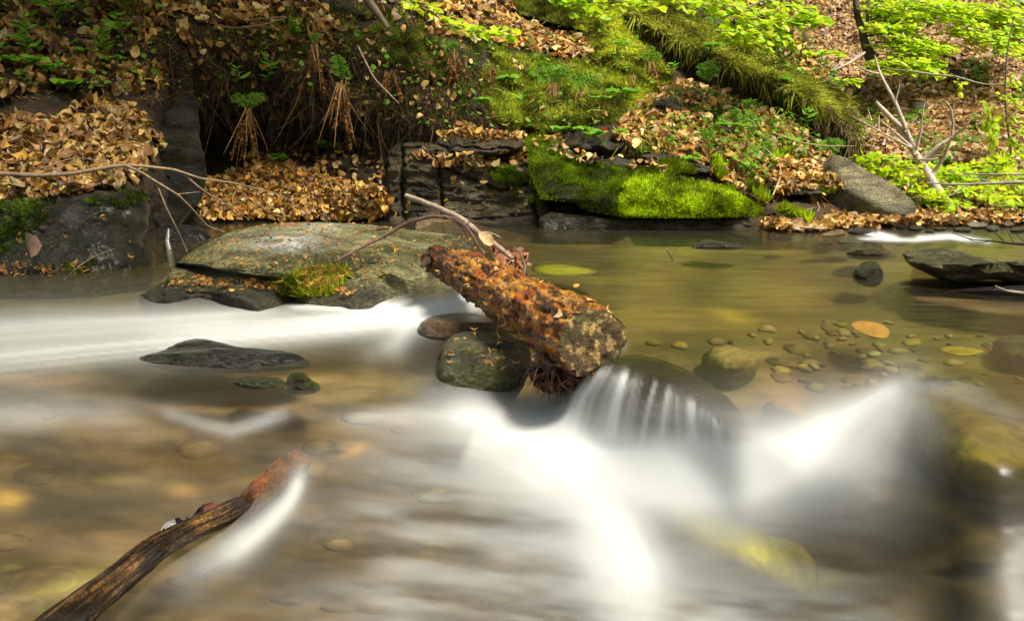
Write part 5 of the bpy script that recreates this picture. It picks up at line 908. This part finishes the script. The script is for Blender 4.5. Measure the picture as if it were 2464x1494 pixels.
# ------------------------------------------------------------------ leafy sprays
def spray(strokes, size, dens, col=(.50, .66, .012), spread=9, dy=.25, tw=True, r=rng):
    """layers of leaves along short twigs; stroke = (x0,y0,x1,y1,Y)"""
    out = []; tws = []
    for x0, y0, x1, y1, Y in strokes:
        n = max(4, int(math.hypot(x1-x0, y1-y0)*dens)); t = np.linspace(.03, 1, n)+r.normal(0, .02, n); sag = r.uniform(-6, 10)
        x = x0+(x1-x0)*t; y = y0+(y1-y0)*t+sag*t*(1-t)*2; Yd = Y+dy*(t-.5)*r.choice([-1, 1])
        P0 = atY(x, y, Yd); sp = spread*Y/F; side = np.where(np.arange(n) % 2, 1, -1)
        tdir = atY(x1, y1, Y)-atY(x0, y0, Y); tdir /= np.linalg.norm(tdir)+1e-9; sv = np.cross(tdir, [0, 0, 1.]); sv = sv+A([0, -.1, -.35]); sv /= np.linalg.norm(sv)
        T = tdir*.55+sv*side[:, None]*r.uniform(.5, 1.1, (n, 1))+r.normal(0, .25, (n, 3)); P = P0+r.normal(0, sp*.5, (n, 3))*A([1, 1.5, .6])
        N = np.tile(A([0, -.35, 1.]), (n, 1))+r.normal(0, .25, (n, 3)); V, Fc = leaves(P, N, size, .1, .62, .15, .3, T=T)
        C = A(col)*r.uniform(.7, 1.25, (n, 1)); C[:, 0] *= r.uniform(.75, 1.2, n); out.append((V, Fc, rep(C, NL)))
        if tw: q = atY(np.linspace(x0, x1, 6), y0+(y1-y0)*np.linspace(0, 1, 6)+sag*np.linspace(0, 1, 6)*(1-np.linspace(0, 1, 6))*2, Y); Vt, Ft = tube(q, [.0028*Y/5]*5+[.001], 4, 0, 0, dens=1); tws.append((Vt, Ft, (.10, .07, .04)))
    return out, tws
def leafy(name, P, label, cat, strokes, size, dens, stems=(), scol=(.2, .15, .1), col=(.50, .66, .012), group=None, spread=9, part='leaves', dy=.25):
    t = thing(name, P, label, cat, group); o, tw = spray(strokes, size, dens, col, spread, dy)
    V, Fc, T = join(o); mk(part, V, Fc, M_GREEN, T, parent=t, smooth=False)
    if tw: V, Fc, T = join(tw); tag(mk('twigs', V, Fc, M_WOOD, T, parent=t), kind='stuff')
    for nm, pts, rad in stems:
        Vt, Ft = tube(A([atY(*p) for p in pts]), rad, 10, .2, 3, dens=6); mk(nm, Vt, Ft, M_BARK, A(scol)*(.6+.8*fbm(Vt*12, 3, 4))[:, None], parent=t)
    return t
def jitter(strokes, k, dx, dy_, dY, r=rng): return [(a+r.normal(0, dx), b+r.normal(0, dy_), c+r.normal(0, dx), d+r.normal(0, dy_), Y+r.uniform(-dY, dY)) for a, b, c, d, Y in strokes for _ in range(k)]
leafy('young_tree', hillP(2098, 140), 'slender young tree with layered bright green leaves on the far slope', 'tree',
      jitter([(2075, 30, 2230, 50, 11.4), (2080, 55, 2200, 75, 11.4), (2090, 80, 2270, 115, 11.3), (2140, 95, 2290, 125, 11.2), (2090, 140, 2240, 172, 11.0), (2120, 160, 2230, 165, 11), (2160, 10, 2330, 30, 11.5), (2220, 30, 2320, 55, 11.5), (2070, 5, 2180, 20, 11.5), (2110, 70, 2190, 40, 11.4), (2150, 140, 2240, 150, 11)], 6, 14, 9, .5), .12, .26,
      stems=[('trunk', [(2098, 142, 11.6), (2082, 110, 11.6), (2074, 70, 11.6), (2062, 38, 11.6), (2058, 0, 11.6), (2062, -60, 11.6), (2070, -160, 11.7)], [.09, .06, .05, .045, .04, .035, .02]), ('limb', [(2078, 74, 11.6), (2088, 55, 11.6), (2085, 20, 11.6), (2092, -30, 11.6)], [.03, .025, .02, .012]), ('limb', [(2076, 90, 11.6), (2130, 80, 11.5), (2230, 105, 11.3)], [.02, .012, .006])], scol=(.12, .10, .07), spread=10)
leafy('beech_tree', hillP(2440, 95), 'pale grey tree trunk at the right edge with airy green sprays', 'tree',
      jitter([(2260, 20, 2400, 40, 12), (2300, 40, 2464, 60, 12), (2330, 70, 2464, 90, 11.5), (2400, 10, 2520, 30, 12), (2290, 75, 2380, 105, 11.5), (2380, 100, 2464, 120, 11), (2250, 5, 2350, 20, 12), (2420, 50, 2520, 80, 11.5), (2380, 20, 2450, 70, 12)], 6, 16, 9, .5), .12, .26,
      stems=[('trunk', [(2425, 100, 12.5), (2438, 60, 12.5), (2450, 20, 12.5), (2452, -60, 12.5), (2450, -300, 12.7)], [.24, .17, .15, .14, .12]), ('root', [(2420, 92, 12.4), (2395, 100, 12.2), (2370, 104, 12.1)], [.08, .05, .02])], scol=(.38, .38, .36), spread=10)
leafy('sapling', hillP(2440, 300), 'thin sapling with strings of light leaves at the right edge', 'sapling',
      jitter([(2380, 255, 2395, 340, 8.5), (2370, 265, 2390, 300, 8.5), (2400, 235, 2464, 250, 8.5), (2410, 270, 2464, 330, 8.2), (2425, 330, 2464, 380, 8), (2400, 350, 2430, 390, 8), (2385, 385, 2450, 400, 8), (2290, 190, 2310, 205, 9.5), (2380, 300, 2392, 370, 8.4), (2430, 130, 2470, 150, 9), (2420, 180, 2450, 200, 9), (2440, 290, 2480, 300, 8)], 2, 8, 8, .3), .085, .24,
      stems=[('stem', [(2440, 420, 8.3), (2428, 330, 8.3), (2418, 240, 8.3), (2422, 130, 8.3), (2440, 40, 8.3)], [.014, .012, .01, .008, .005])], spread=8)
shr = []
for i in range(115):
    x = random.uniform(2085, 2480); lo = np.interp(x, [2080, 2150, 2230, 2464], [385, 440, 500, 515]); hi = np.interp(x, [2080, 2150, 2250, 2320, 2464], [370, 385, 400, 395, 370])
    y = random.uniform(hi, lo+6); L = random.uniform(25, 60); a0 = random.uniform(-.35, .35)+(math.pi if random.random() < .4 else 0)
    shr.append((x, y, x+L*math.cos(a0), y+L*.5*math.sin(a0), float(np.interp(y, [370, 515], [7.4, 6.2]))+random.uniform(-.3, .2)))
for k_, (lo_, hi_, lb) in enumerate([(2000, 2220, 'low leafy sapling thicket right behind the tilted slab'), (2220, 2350, 'bright green undergrowth around the base of the dead tree'), (2350, 2600, 'leafy bushes above the shore at the right edge')]):
    st = [q for q in shr if lo_ <= q[0] < hi_]; x_ = (lo_+min(hi_, 2464))/2
    leafy('bush', hillP(x_, 500), lb, 'bush', st, .085, .26, stems=[('stem', [(q[0]+8, min(q[1]+45, 520), q[4]+.05), (q[0]+3, q[1]+15, q[4]+.03), (q[0], q[1], q[4])], [.007, .005, .003]) for q in st[::7]], spread=8)
leafy('leafy_branch', atY(1900, -60, 7.0), 'leafy beech spray hanging over the top of the moss overhang', 'branch', jitter([(1700, 0, 1850, 30, 7.2), (1690, 30, 1840, 70, 7.2), (1760, 45, 1900, 85, 7.3), (1830, 20, 1990, 45, 7.4), (1720, 60, 1830, 100, 7.1), (1880, 0, 1960, 40, 7.4), (1800, 90, 1890, 110, 7.3), (1680, -10, 1760, 20, 7), (1850, 60, 1960, 60, 7.4), (1730, 100, 1820, 112, 7.2)], 3, 18, 10, .3), .095, .22, stems=[('stem', [(1960, -80, 7.3), (1880, -20, 7.3), (1800, 20, 7.2), (1720, 50, 7.1)], [.02, .014, .01, .004])])
leafy('leafy_branch', atY(1860, -60, 5.2), 'brighter leafy spray crossing the top edge left of the young tree', 'branch', jitter([(1490, -5, 1560, 12, 5), (1600, -5, 1680, 12, 5.2), (1650, -12, 1760, 10, 5.2), (1320, -10, 1390, 25, 5.2), (1350, -15, 1440, 5, 5.2), (1395, 5, 1450, 30, 5.2)], 2, 10, 7, .2), .085, .2, spread=8)
leafy('leafy_branch', atY(900, -60, 4.8), 'thin twig with light green leaves drooping over the bank centre', 'branch', [(950, 0, 1005, 22, 4.9), (1020, 20, 1070, 42, 4.9), (1060, 38, 1105, 62, 4.9), (1080, 50, 1130, 75, 4.9), (1110, 68, 1180, 80, 4.7), (1130, 76, 1245, 82, 4.6), (1160, 72, 1250, 78, 4.6), (980, 5, 1060, 28, 4.9), (1075, 60, 1140, 72, 4.9)], .08, .17, stems=[('stem', [(930, -40, 4.9), (1000, 10, 4.9), (1060, 45, 4.9), (1120, 76, 4.75), (1240, 82, 4.6)], [.008, .006, .005, .004, .002])], spread=12, dy=.3)
leafy('leafy_branch', hillP(2000, 190), 'single glowing green spray poking out beside the overhang tip', 'branch', [(1930, 130, 2030, 128, 8.6), (1940, 128, 2020, 130, 8.6), (2000, 192, 2065, 200, 8.4), (2010, 196, 2068, 196, 8.4)], .09, .3, spread=6)
# bare branches crossing at the right
branch('branch', [(2560, 450, 6.0), (2464, 438, 6.0), (2380, 442, 6.1), (2300, 445, 6.2), (2230, 440, 6.3)], [.018, .015, .012, .009, .004], (.28, .24, .2), 'lower of two bare grey branches entering from the right edge', twigs=[([(2330, 445, 6.2), (2290, 470, 6.2), (2240, 480, 6.2)], .006, .003), ([(2400, 442, 6.1), (2340, 425, 6.2), (2290, 415, 6.3)], .005, .002)])
branch('branch', [(2560, 418, 6.6), (2440, 420, 6.6), (2340, 420, 6.7), (2280, 412, 6.8)], [.012, .01, .008, .004], (.22, .18, .14), 'upper of two bare grey branches entering from the right edge')
branch('branch', [(2560, 600, 3.9), (2464, 588, 4.0), (2420, 585, 4.05), (2390, 580, 4.1), (2340, 578, 4.2), (2290, 560, 4.3)], [.010, .008, .006, .004, .003, .002], (.06, .045, .04), 'dark fine branching twig in front of the far ripple', twigs=[([(2420, 585, 4.05), (2380, 545, 4.1), (2350, 520, 4.15)], .003, .001), ([(2440, 586, 4.0), (2420, 550, 4.1), (2415, 530, 4.1)], .003, .001), ([(2390, 580, 4.1), (2350, 585, 4.15), (2320, 570, 4.2)], .003, .001), ([(2464, 580, 4.0), (2440, 560, 4.0)], .003, .001)])
branch('branch', [(2520, 720, 2.6), (2464, 705, 2.68), (2420, 700, 2.7), (2395, 688, 2.75)], [.008, .006, .004, .002], (.45, .38, .3), 'pale twig in the hollow beneath the big right boulder')
branch('branch', [(2300, 185, 10), (2240, 180, 10.2), (2180, 170, 10.4), (2120, 165, 10.6)], [.016, .014, .01, .005], (.3, .27, .22), 'grey bent branch lying across the far slope', twigs=[([(2300, 185, 10), (2370, 205, 9.8), (2440, 202, 9.6)], .012, .005)])
branch('branch', [(1990, 178, 10), (2040, 155, 10), (2080, 128, 10.4)], [.016, .02, .02], (.3, .26, .2), 'straight fallen pole leaning against the young tree', twigs=[([(2000, 170, 10), (2050, 130, 10.3)], .01, .006)])
branch('branch', [(2350, 105, 11.5), (2400, 85, 11.6), (2450, 55, 11.7)], [.02, .025, .03], (.3, .26, .2), 'thin pole leaning on the slope by the pale trunk')
# the dead tree
t = thing('dead_tree', atY(2270, 485, 6.6), 'fallen dead tree, bare and pale, with forked branches', 'dead tree'); dc = A([.42, .33, .25])
for nm, pts, r0, r1_ in [('trunk', [(2285, 500, 6.5), (2268, 478, 6.55), (2232, 420, 6.7), (2210, 382, 6.8), (2164, 305, 7.0), (2107, 246, 7.2)], .055, .018), ('limb', [(2205, 375, 6.8), (2188, 332, 6.9), (2154, 246, 7.0), (2117, 179, 7.2), (2104, 133, 7.3)], .028, .008), ('limb', [(2117, 179, 7.2), (2087, 173, 7.2), (2058, 154, 7.2)], .012, .005),
                         ('limb', [(2215, 390, 6.75), (2260, 350, 6.7), (2290, 332, 6.7), (2330, 299, 6.6), (2334, 285, 6.6)], .022, .006), ('limb', [(2290, 332, 6.7), (2294, 300, 6.7), (2288, 260, 6.7), (2273, 242, 6.7)], .014, .005), ('limb', [(2227, 392, 6.7), (2250, 368, 6.65), (2272, 345, 6.6)], .018, .01), ('limb', [(2245, 418, 6.6), (2272, 380, 6.55), (2290, 330, 6.5)], .02, .008),
                         ('limb', [(2204, 368, 6.8), (2216, 320, 6.8), (2220, 270, 6.8), (2228, 238, 6.8)], .012, .004), ('limb', [(2192, 354, 6.8), (2160, 325, 6.8), (2118, 290, 6.8)], .016, .006), ('limb', [(2192, 356, 6.75), (2150, 335, 6.7), (2050, 280, 6.6)], .012, .004), ('limb', [(2125, 350, 6.8), (2140, 300, 6.9)], .01, .006), ('limb', [(2178, 318, 6.9), (2200, 290, 6.9), (2210, 278, 6.9)], .008, .004), ('limb', [(2154, 246, 7), (2163, 215, 7), (2164, 195, 7)], .008, .003), ('limb', [(2113, 315, 6.8), (2114, 275, 6.8)], .012, .008), ('limb', [(2210, 385, 6.7), (2240, 385, 6.6), (2260, 380, 6.6)], .012, .006), ('limb', [(2096, 290, 6.8), (2088, 260, 6.8)], .008, .003)]:
    P = A([atY(*p) for p in pts]); Vt, Ft = tube(P, np.linspace(r0, r1_, len(P)), 9, .2, 3, dens=5); mk(nm, Vt, Ft, M_WOOD, dc*(.55+.8*fbm(Vt*9, 3, 4))[:, None], parent=t)
# stumps and thin trunks on the hillside
for x, y, hpx, r0, lb in ((2300, 195, 22, .12, 'low mossy stump on the leafy slope, the higher of two'), (2205, 272, 26, .13, 'dark stump on the leafy slope behind the dead tree'), (2190, 20, 22, .10, 'small stump near the top of the slope')):
    P = hillP(x, y); Y = P[1]; Vt, Ft = tube([P-A([0, 0, .2]), P+A([0, 0, .1]), P+A([.01, 0, hpx*Y/F])], [r0*1.3, r0, r0*.85], 14, .25, 5, dens=5); tag(mk('stump', Vt, Ft, M_BARK, wetdark(0, 0, Vt, (.10, .11, .04), (.04, .03, .02), 6)), lb, 'stump')
Vt, Ft = tube([hillP(1895, 60)-A([0, 0, .3]), atY(1892, 0, 13.6), atY(1888, -300, 14)], [.17, .13, .12], 12, .1, 3, dens=6); t = thing('tree', hillP(1895, 60), 'grey brown trunk behind the leafy sprays at the top of the bank', 'tree'); mk('trunk', Vt, Ft, M_BARK, A([.26, .2, .13])*(.6+.8*fbm(Vt*5, 3, 1))[:, None], parent=t)

# ------------------------------------------------------------------ ferns and small plants on the bank
def frond(P, D, L, col, out, w=.2, droop=.5, n=15, r=rng):
    D = A(D)/np.linalg.norm(D); t = np.linspace(.12, 1, n); S = np.cross(D, [0, -1, .3]); S /= np.linalg.norm(S)+1e-9
    C = A(P)+D*(L*t)[:, None]+A([0, 0, -1])*(L*droop*t*t)[:, None]
    for sg in (-1, 1):
        T = S*sg+D*.35+A([0, 0, -.2]); T = np.tile(T, (n, 1)); V, Fc = leaves(C, np.tile(A([0, -1, .4]), (n, 1)), L*w*1.0*np.sin(np.clip(t*1.05, 0, 1)*math.pi)**.7+.008, .1, .24, .1, .2, T=T); out.append((V, Fc, rep(A(col)*r.uniform(.8, 1.2, (n, 1)), NL)))
    Vt, Ft = tube(np.vstack([A(P)[None], C]), [.003, .002]+[.0015]*(n-1), 4, 0, 0, dens=1); out.append((Vt, Ft, A(col)*.5))
def fern(x, y, Lpx, label, dry=9, green=3, gl=60, dcol=(.36, .21, .085), fan=.28, dY=-.12):
    Y = float(bankY(x, y, False))+dY-.15; P0 = atY(x, y, Y); t = thing('fern', P0, label, 'fern'); L = Lpx*Y/F; dry = int(dry*1.6)
    if dry:
        P = P0+rng.normal(0, .02, (dry, 3)); D = A([0, -.25, -1])+rng.normal(0, 1, (dry, 3))*A([fan, .1, .1]); o = []
        ln = L*rng.uniform(.5, 1.05, dry); V, Fc = blades(P+A([0, -.03, 0]), D, ln, .008, .15, 7, curl=.12); o.append((V, Fc, rep(A(dcol)*rng.uniform(.5, 1.2, (dry, 1)), 15)))
        for i in range(dry):
            if rng.uniform() < .6:
                k = 26; tt = rng.uniform(.35, 1, k); d = D[i]/np.linalg.norm(D[i]); C = P[i]+A([0, -.03, 0])+d*(ln[i]*tt)[:, None]+A([0, 0, -1])*(ln[i]*.15*tt*tt)[:, None]
                V, Fc = leaves(C, rng.normal(0, 1, (k, 3)), .030, .8, .5, .8, .8); o.append((V, Fc, rep(A([.30, .14, .045])*rng.uniform(.4, 1.2, (k, 1)), NL)))
        V, Fc, T = join(o); mk('dry_fronds', V, Fc, M_DRY, T, parent=t, smooth=False)
    if green:
        o = []
        for i in range(green): frond(P0+A([0, -.03, 0]), A([(i-(green-1)/2)*.8+rng.normal(0, .35), -.35, 1.0+rng.uniform(0, .9)]), gl*1.35*Y/F*rng.uniform(.7, 1.1), (.20, .42, .03), o, droop=.3)
        V, Fc, T = join(o); mk('green_fronds', V, Fc, M_GREEN, T, parent=t, smooth=False)
    return t
for a in [(757, 108, 115, 'dried fern with green tips hanging near the top of the dark bank', 9, 2, 30), (601, 262, 125, 'hanging dried fern under the red flowered plant', 13, 4, 60), (826, 200, 135, 'dried fern with one long green frond rising to the right', 10, 1, 80), (937, 176, 65, 'short isolated tuft of dried fern in the dark roots', 6, 0, 0), (1094, 128, 85, 'dried fern tuft left of the sunlit leaf patch', 9, 3, 35), (1186, 162, 66, 'small straw coloured fern just below the sunlit leaves', 8, 0, 0),
          (1330, 205, 118, 'widest dried fern fan, green fronds above, on the central moss', 20, 4, 60), (1398, 222, 75, 'dried fern at the right shoulder of the widest fan', 9, 3, 50), (1450, 240, 80, 'rusty broken fern frond slanting to the right', 5, 0, 0), (1522, 185, 90, 'pale straw fern on the steep mossy rib', 9, 0, 0), (1562, 150, 70, 'grassy straw tuft next to the moss rib', 8, 2, 40), (1632, 240, 120, 'long straw coloured fern left of the leafy slope', 14, 0, 0), (1690, 340, 90, 'dry fern over the rock shelf above the bright moss', 9, 2, 45), (1800, 340, 80, 'dry straw tuft in the middle of the leafy slope', 8, 2, 50),
          (1960, 400, 95, 'brown hanging fern beside the moss cushion at the slab', 11, 0, 0), (1955, 455, 60, 'pale dead roots hanging over the dark gap', 8, 0, 0), (1555, 230, 60, 'small straw tuft beside the grey outcrop', 7, 0, 0)]: fern(*a)
for a in [(1695, 200, 0, 'light green fern alone on the brown soil under the overhang', 0, 3, 50), (1985, 365, 0, 'green fern standing at the upper end of the tilted slab', 0, 4, 50), (1760, 300, 0, 'feathery green fern among leaves on the slope', 0, 4, 55), (1880, 255, 0, 'small green fern in the shadow beneath the moss curtain', 0, 3, 40), (1830, 380, 0, 'green fern above the round moss cushion', 0, 3, 45), (1720, 60, 0, 'fern fronds on the crest of the overhang', 0, 4, 50)]: fern(*a)
def plant(x, y, hpx, label, kind='leafy', n=10, ls=28, col=(.20, .42, .025), Pf=bankP, dY=-.12, cat='plant'):
    P0 = Pf(x, y)+A([0, dY, 0]); Y = P0[1]; h = hpx*Y/F; t = thing('plant', P0, label, cat); s0 = ls*Y/F; o = []; st = []
    ns = {'leafy': 1, 'low': 5, 'bunch': 4}.get(kind, 1)
    for j in range(ns):
        ln = rng.normal(0, .12 if ns == 1 else .6); top = P0+A([ln*h, -.25*h*abs(rng.normal(0, 1))*.5-.02, h*rng.uniform(.75, 1.05)]); Vt, Ft = tube([P0, P0*.5+top*.5+A([0, 0, .01]), top], [.004, .003, .002], 5, 0, 0, dens=2); st.append((Vt, Ft, A(col)*.6))
        m = max(3, n//ns); tt = np.linspace(.25, 1, m) if kind == 'leafy' else np.ones(m); C = P0+(top-P0)*tt[:, None]
        an = np.arange(m)*2.4+rng.uniform(0, 6); T = np.stack([np.cos(an), np.sin(an)*.6-.3, np.full(m, .25 if kind == 'leafy' else .1)], 1)
        V, Fc = leaves(C, np.tile(A([0, -.5, 1]), (m, 1)), s0*(1.15-.5*tt if kind == 'leafy' else tt), .1, .42 if kind == 'leafy' else .75, .15, .4, T=T); o.append((V, Fc, rep(A(col)*rng.uniform(.75, 1.25, (m, 1)), NL)))
    V, Fc, T = join(o); mk('leaves', V, Fc, M_GREEN, T, parent=t, smooth=False); V, Fc, T = join(st); mk('stem', V, Fc, M_GREEN, T, parent=t); return t
for a in [(92, 145, 85, 'tall bright green plant with narrow leaves on the left bank', 'leafy', 22, 34), (112, 168, 18, 'low round leaved plant at the foot of the tallest left plant', 'low', 14, 26), (215, 35, 45, 'broad green leaves near the top left among brown leaves', 'low', 14, 34), (20, 40, 40, 'leafy plant in the top left corner', 'low', 12, 28), (275, 145, 70, 'thin stalked plant with a crown of small leaves', 'leafy', 20, 28), (160, 60, 40, 'grassy green plant between brown leaves, upper left', 'bunch', 12, 30),
          (315, 95, 60, 'green plant with one hanging heart shaped leaf', 'leafy', 10, 36), (330, 45, 40, 'wide toothed green leaves at the upper left', 'low', 12, 40), (530, 18, 25, 'dark green seedling at the top edge', 'low', 8, 34), (300, 165, 18, 'tiny clover like plant below the stalked one', 'low', 12, 20), (150, 180, 16, 'small green leaflets above the leaf ledge', 'low', 12, 22), (55, 160, 14, 'tiny round leaves at the left, over the ledge', 'low', 10, 18), (70, 105, 10, 'flat pair of small leaves left of the tall plant', 'low', 8, 20),
          (195, 215, 10, 'single broad leaf lying at the ledge back', 'low', 4, 36), (230, 140, 12, 'little leaflets between the two tall left plants', 'low', 8, 18), (655, 200, 50, 'green plant with smooth oval leaves and a tiny red flower', 'leafy', 12, 34), (655, 300, 45, 'drooping green plant with two large oval leaves', 'leafy', 6, 42), (672, 352, 26, 'star leaved plant over the golden leaf heap', 'bunch', 14, 24), (690, 395, 20, 'low star leaved plant touching the golden heap', 'low', 12, 22), (797, 365, 14, 'single bright star of leaves right of the heap top', 'low', 8, 28), (585, 200, 30, 'arching green leaf pair left of the red flower', 'leafy', 6, 34),
          (720, 90, 35, 'feathery little plant near the upper dark bank', 'leafy', 12, 24), (845, 15, 18, 'seedling at the top edge near the moss', 'low', 8, 24), (1340, 20, 30, 'leafy seedling by the small upper overhang', 'low', 10, 26), (1222, 205, 14, 'pale green star plant on the central moss', 'low', 8, 24), (1175, 265, 22, 'clover like plant under the central moss edge', 'low', 14, 18), (1190, 382, 16, 'small green plant on the upper rock shelf', 'low', 12, 20), (1400, 345, 34, 'bright green rounded leaf plant on the rock above the moss', 'bunch', 26, 24), (1450, 350, 30, 'leafy plant with a red flower above the bright moss', 'bunch', 18, 24), (1500, 240, 16, 'light green leaf on the mossy rib', 'low', 6, 26),
          (1440, 255, 18, 'tiny leaflets at the lower edge of the central moss', 'low', 12, 16), (1340, 185, 20, 'fine leaved herb above the widest fern', 'leafy', 14, 18), (1480, 130, 20, 'small leaflets on the sunny moss rib', 'low', 10, 18), (1860, 215, 16, 'small bright plant in the dark recess of the overhang', 'low', 10, 26), (1700, 130, 14, 'leaflets on the hanging moss', 'low', 8, 22), (1880, 360, 26, 'green herb on the leafy slope near the moss cushion', 'bunch', 16, 20), (1930, 305, 40, 'grass tuft hanging by the layered dark rock', 'leafy', 18, 22), (1780, 420, 22, 'herb above the right end of the bright moss', 'bunch', 14, 20), (1650, 395, 14, 'tiny plant on the shelf over the moss', 'low', 10, 18),
          (1870, 415, 16, 'low herb beside the thin rock shelf', 'low', 12, 18), (2025, 345, 26, 'bright sprig on the soil just above the tilted slab', 'bunch', 14, 22), (1790, 270, 30, 'tall thin green herb on the leafy slope', 'leafy', 14, 22), (1730, 330, 30, 'green herb left of the dry straw tuft', 'bunch', 16, 20), (1610, 180, 26, 'feathery herb below the thick hanging moss', 'leafy', 14, 18)]: plant(*a)
for x, y in ((652, 168), (1446, 318)):
    P = bankP(x, y)+A([0, -.2, .01]); V, Fc = leaves(np.tile(P, (6, 1))+rng.normal(0, .01, (6, 3)), np.tile(A([0, -1, .3]), (6, 1)), .03, .6, .7); tag(mk('flower', V, Fc, M_GREEN, (.7, .05, .06), smooth=False), 'tiny red flower over the %s' % ('dark left bank' if x < 1000 else 'bright moss'), 'flower')
plant(2085, 500, 22, 'dense low green plant at the foot of the tilted slab', 'bunch', 60, 20, (.12, .32, .03), shoreP, -.1)
# scattered tiny green leaflets
o = []
for poly, n in (([(420, 30), (1150, 60), (1150, 330), (760, 300), (430, 260)], 170), ([(0, 0), (420, 0), (420, 220), (0, 230)], 200), ([(1100, 100), (1560, 60), (1580, 300), (1150, 320)], 160), ([(1600, 200), (2000, 300), (2020, 430), (1850, 460), (1600, 350)], 420), ([(1600, -40), (1900, 20), (2030, 230), (1850, 160)], 300)):
    x, y = samp(poly, n); P = bankP(x, y)+A([0, -.1, .03]); V, Fc = leaves(P, np.tile(A([0, -.5, 1]), (n, 1)), .055, .4, .7, .2, .3); o.append((V, Fc, rep(A([.16, .34, .02])*rng.uniform(.5, 1.3, (n, 1)), NL)))
x, y = samp([(1900, 80), (2464, 40), (2464, 515), (2100, 400)], 700, keep=lambda x, y: clump(x, y, 55, .5, .65)); P = hillP(x, y)+A([0, -.1, .05]); V, Fc = leaves(P, np.tile(A([0, -.5, 1]), (len(x), 1)), .09, .4, .7, .2, .3); o.append((V, Fc, rep(A([.16, .32, .02])*rng.uniform(.5, 1.3, (len(x), 1)), NL)))
V, Fc, T = join(o); tag(mk('ground_cover', V, Fc, M_GREEN, T, smooth=False), 'tiny green leaflets sprinkled over bank and slope', 'ground cover', kind='stuff')
# debris sticks along the leafy shore
for i, (p, rd, lb) in enumerate([([(1850, 540, 5.4), (1900, 532, 5.5), (1990, 548, 5.3)], .006, 'pale thin stick along the water edge of the leafy shore'), ([(1960, 520, 5.9), (1972, 500, 5.9), (1965, 485, 5.9)], .005, 'upright dry twig on the leafy shore'), ([(1905, 515, 5.7), (1960, 500, 5.8)], .004, 'slanting dry twig beside the upright one'), ([(1990, 552, 5.2), (1900, 545, 5.3), (1870, 548, 5.3)], .007, 'pinkish stick lying at the shore corner')]):
    branch('stick', p, [rd*1.4]*(len(p)-1)+[rd*.6], (.4, .28, .18), lb)
for nm, pts, lb in (('trickle', [(405, 548, 5.0), (402, 580, 4.95), (410, 615, 4.9), (414, 640, 4.85)], 'thin white trickle in the dark niche'),):
    P = A([atY(*p) for p in pts]); n = len(P); G = np.stack([P+A([x_*.03, -.02*math.cos(x_*1.5), 0]) for x_ in np.linspace(-1, 1, 9)], 1); rr = [.4, .6, .8, 1]
    G = P[:, None]+(G-P[:, None])*A(rr)[:, None, None]; fo = (1-np.abs(np.linspace(-1, 1, 9)))[None]*A([.12, .25, .2, .2])[:, None]
    tag(mk('water_trickle', G, gridf(n, 9), M_WATER, (.2, .2, .15), attrs={'foam': fo, 'murk': fo*0}), kind='structure')
rank_labels()
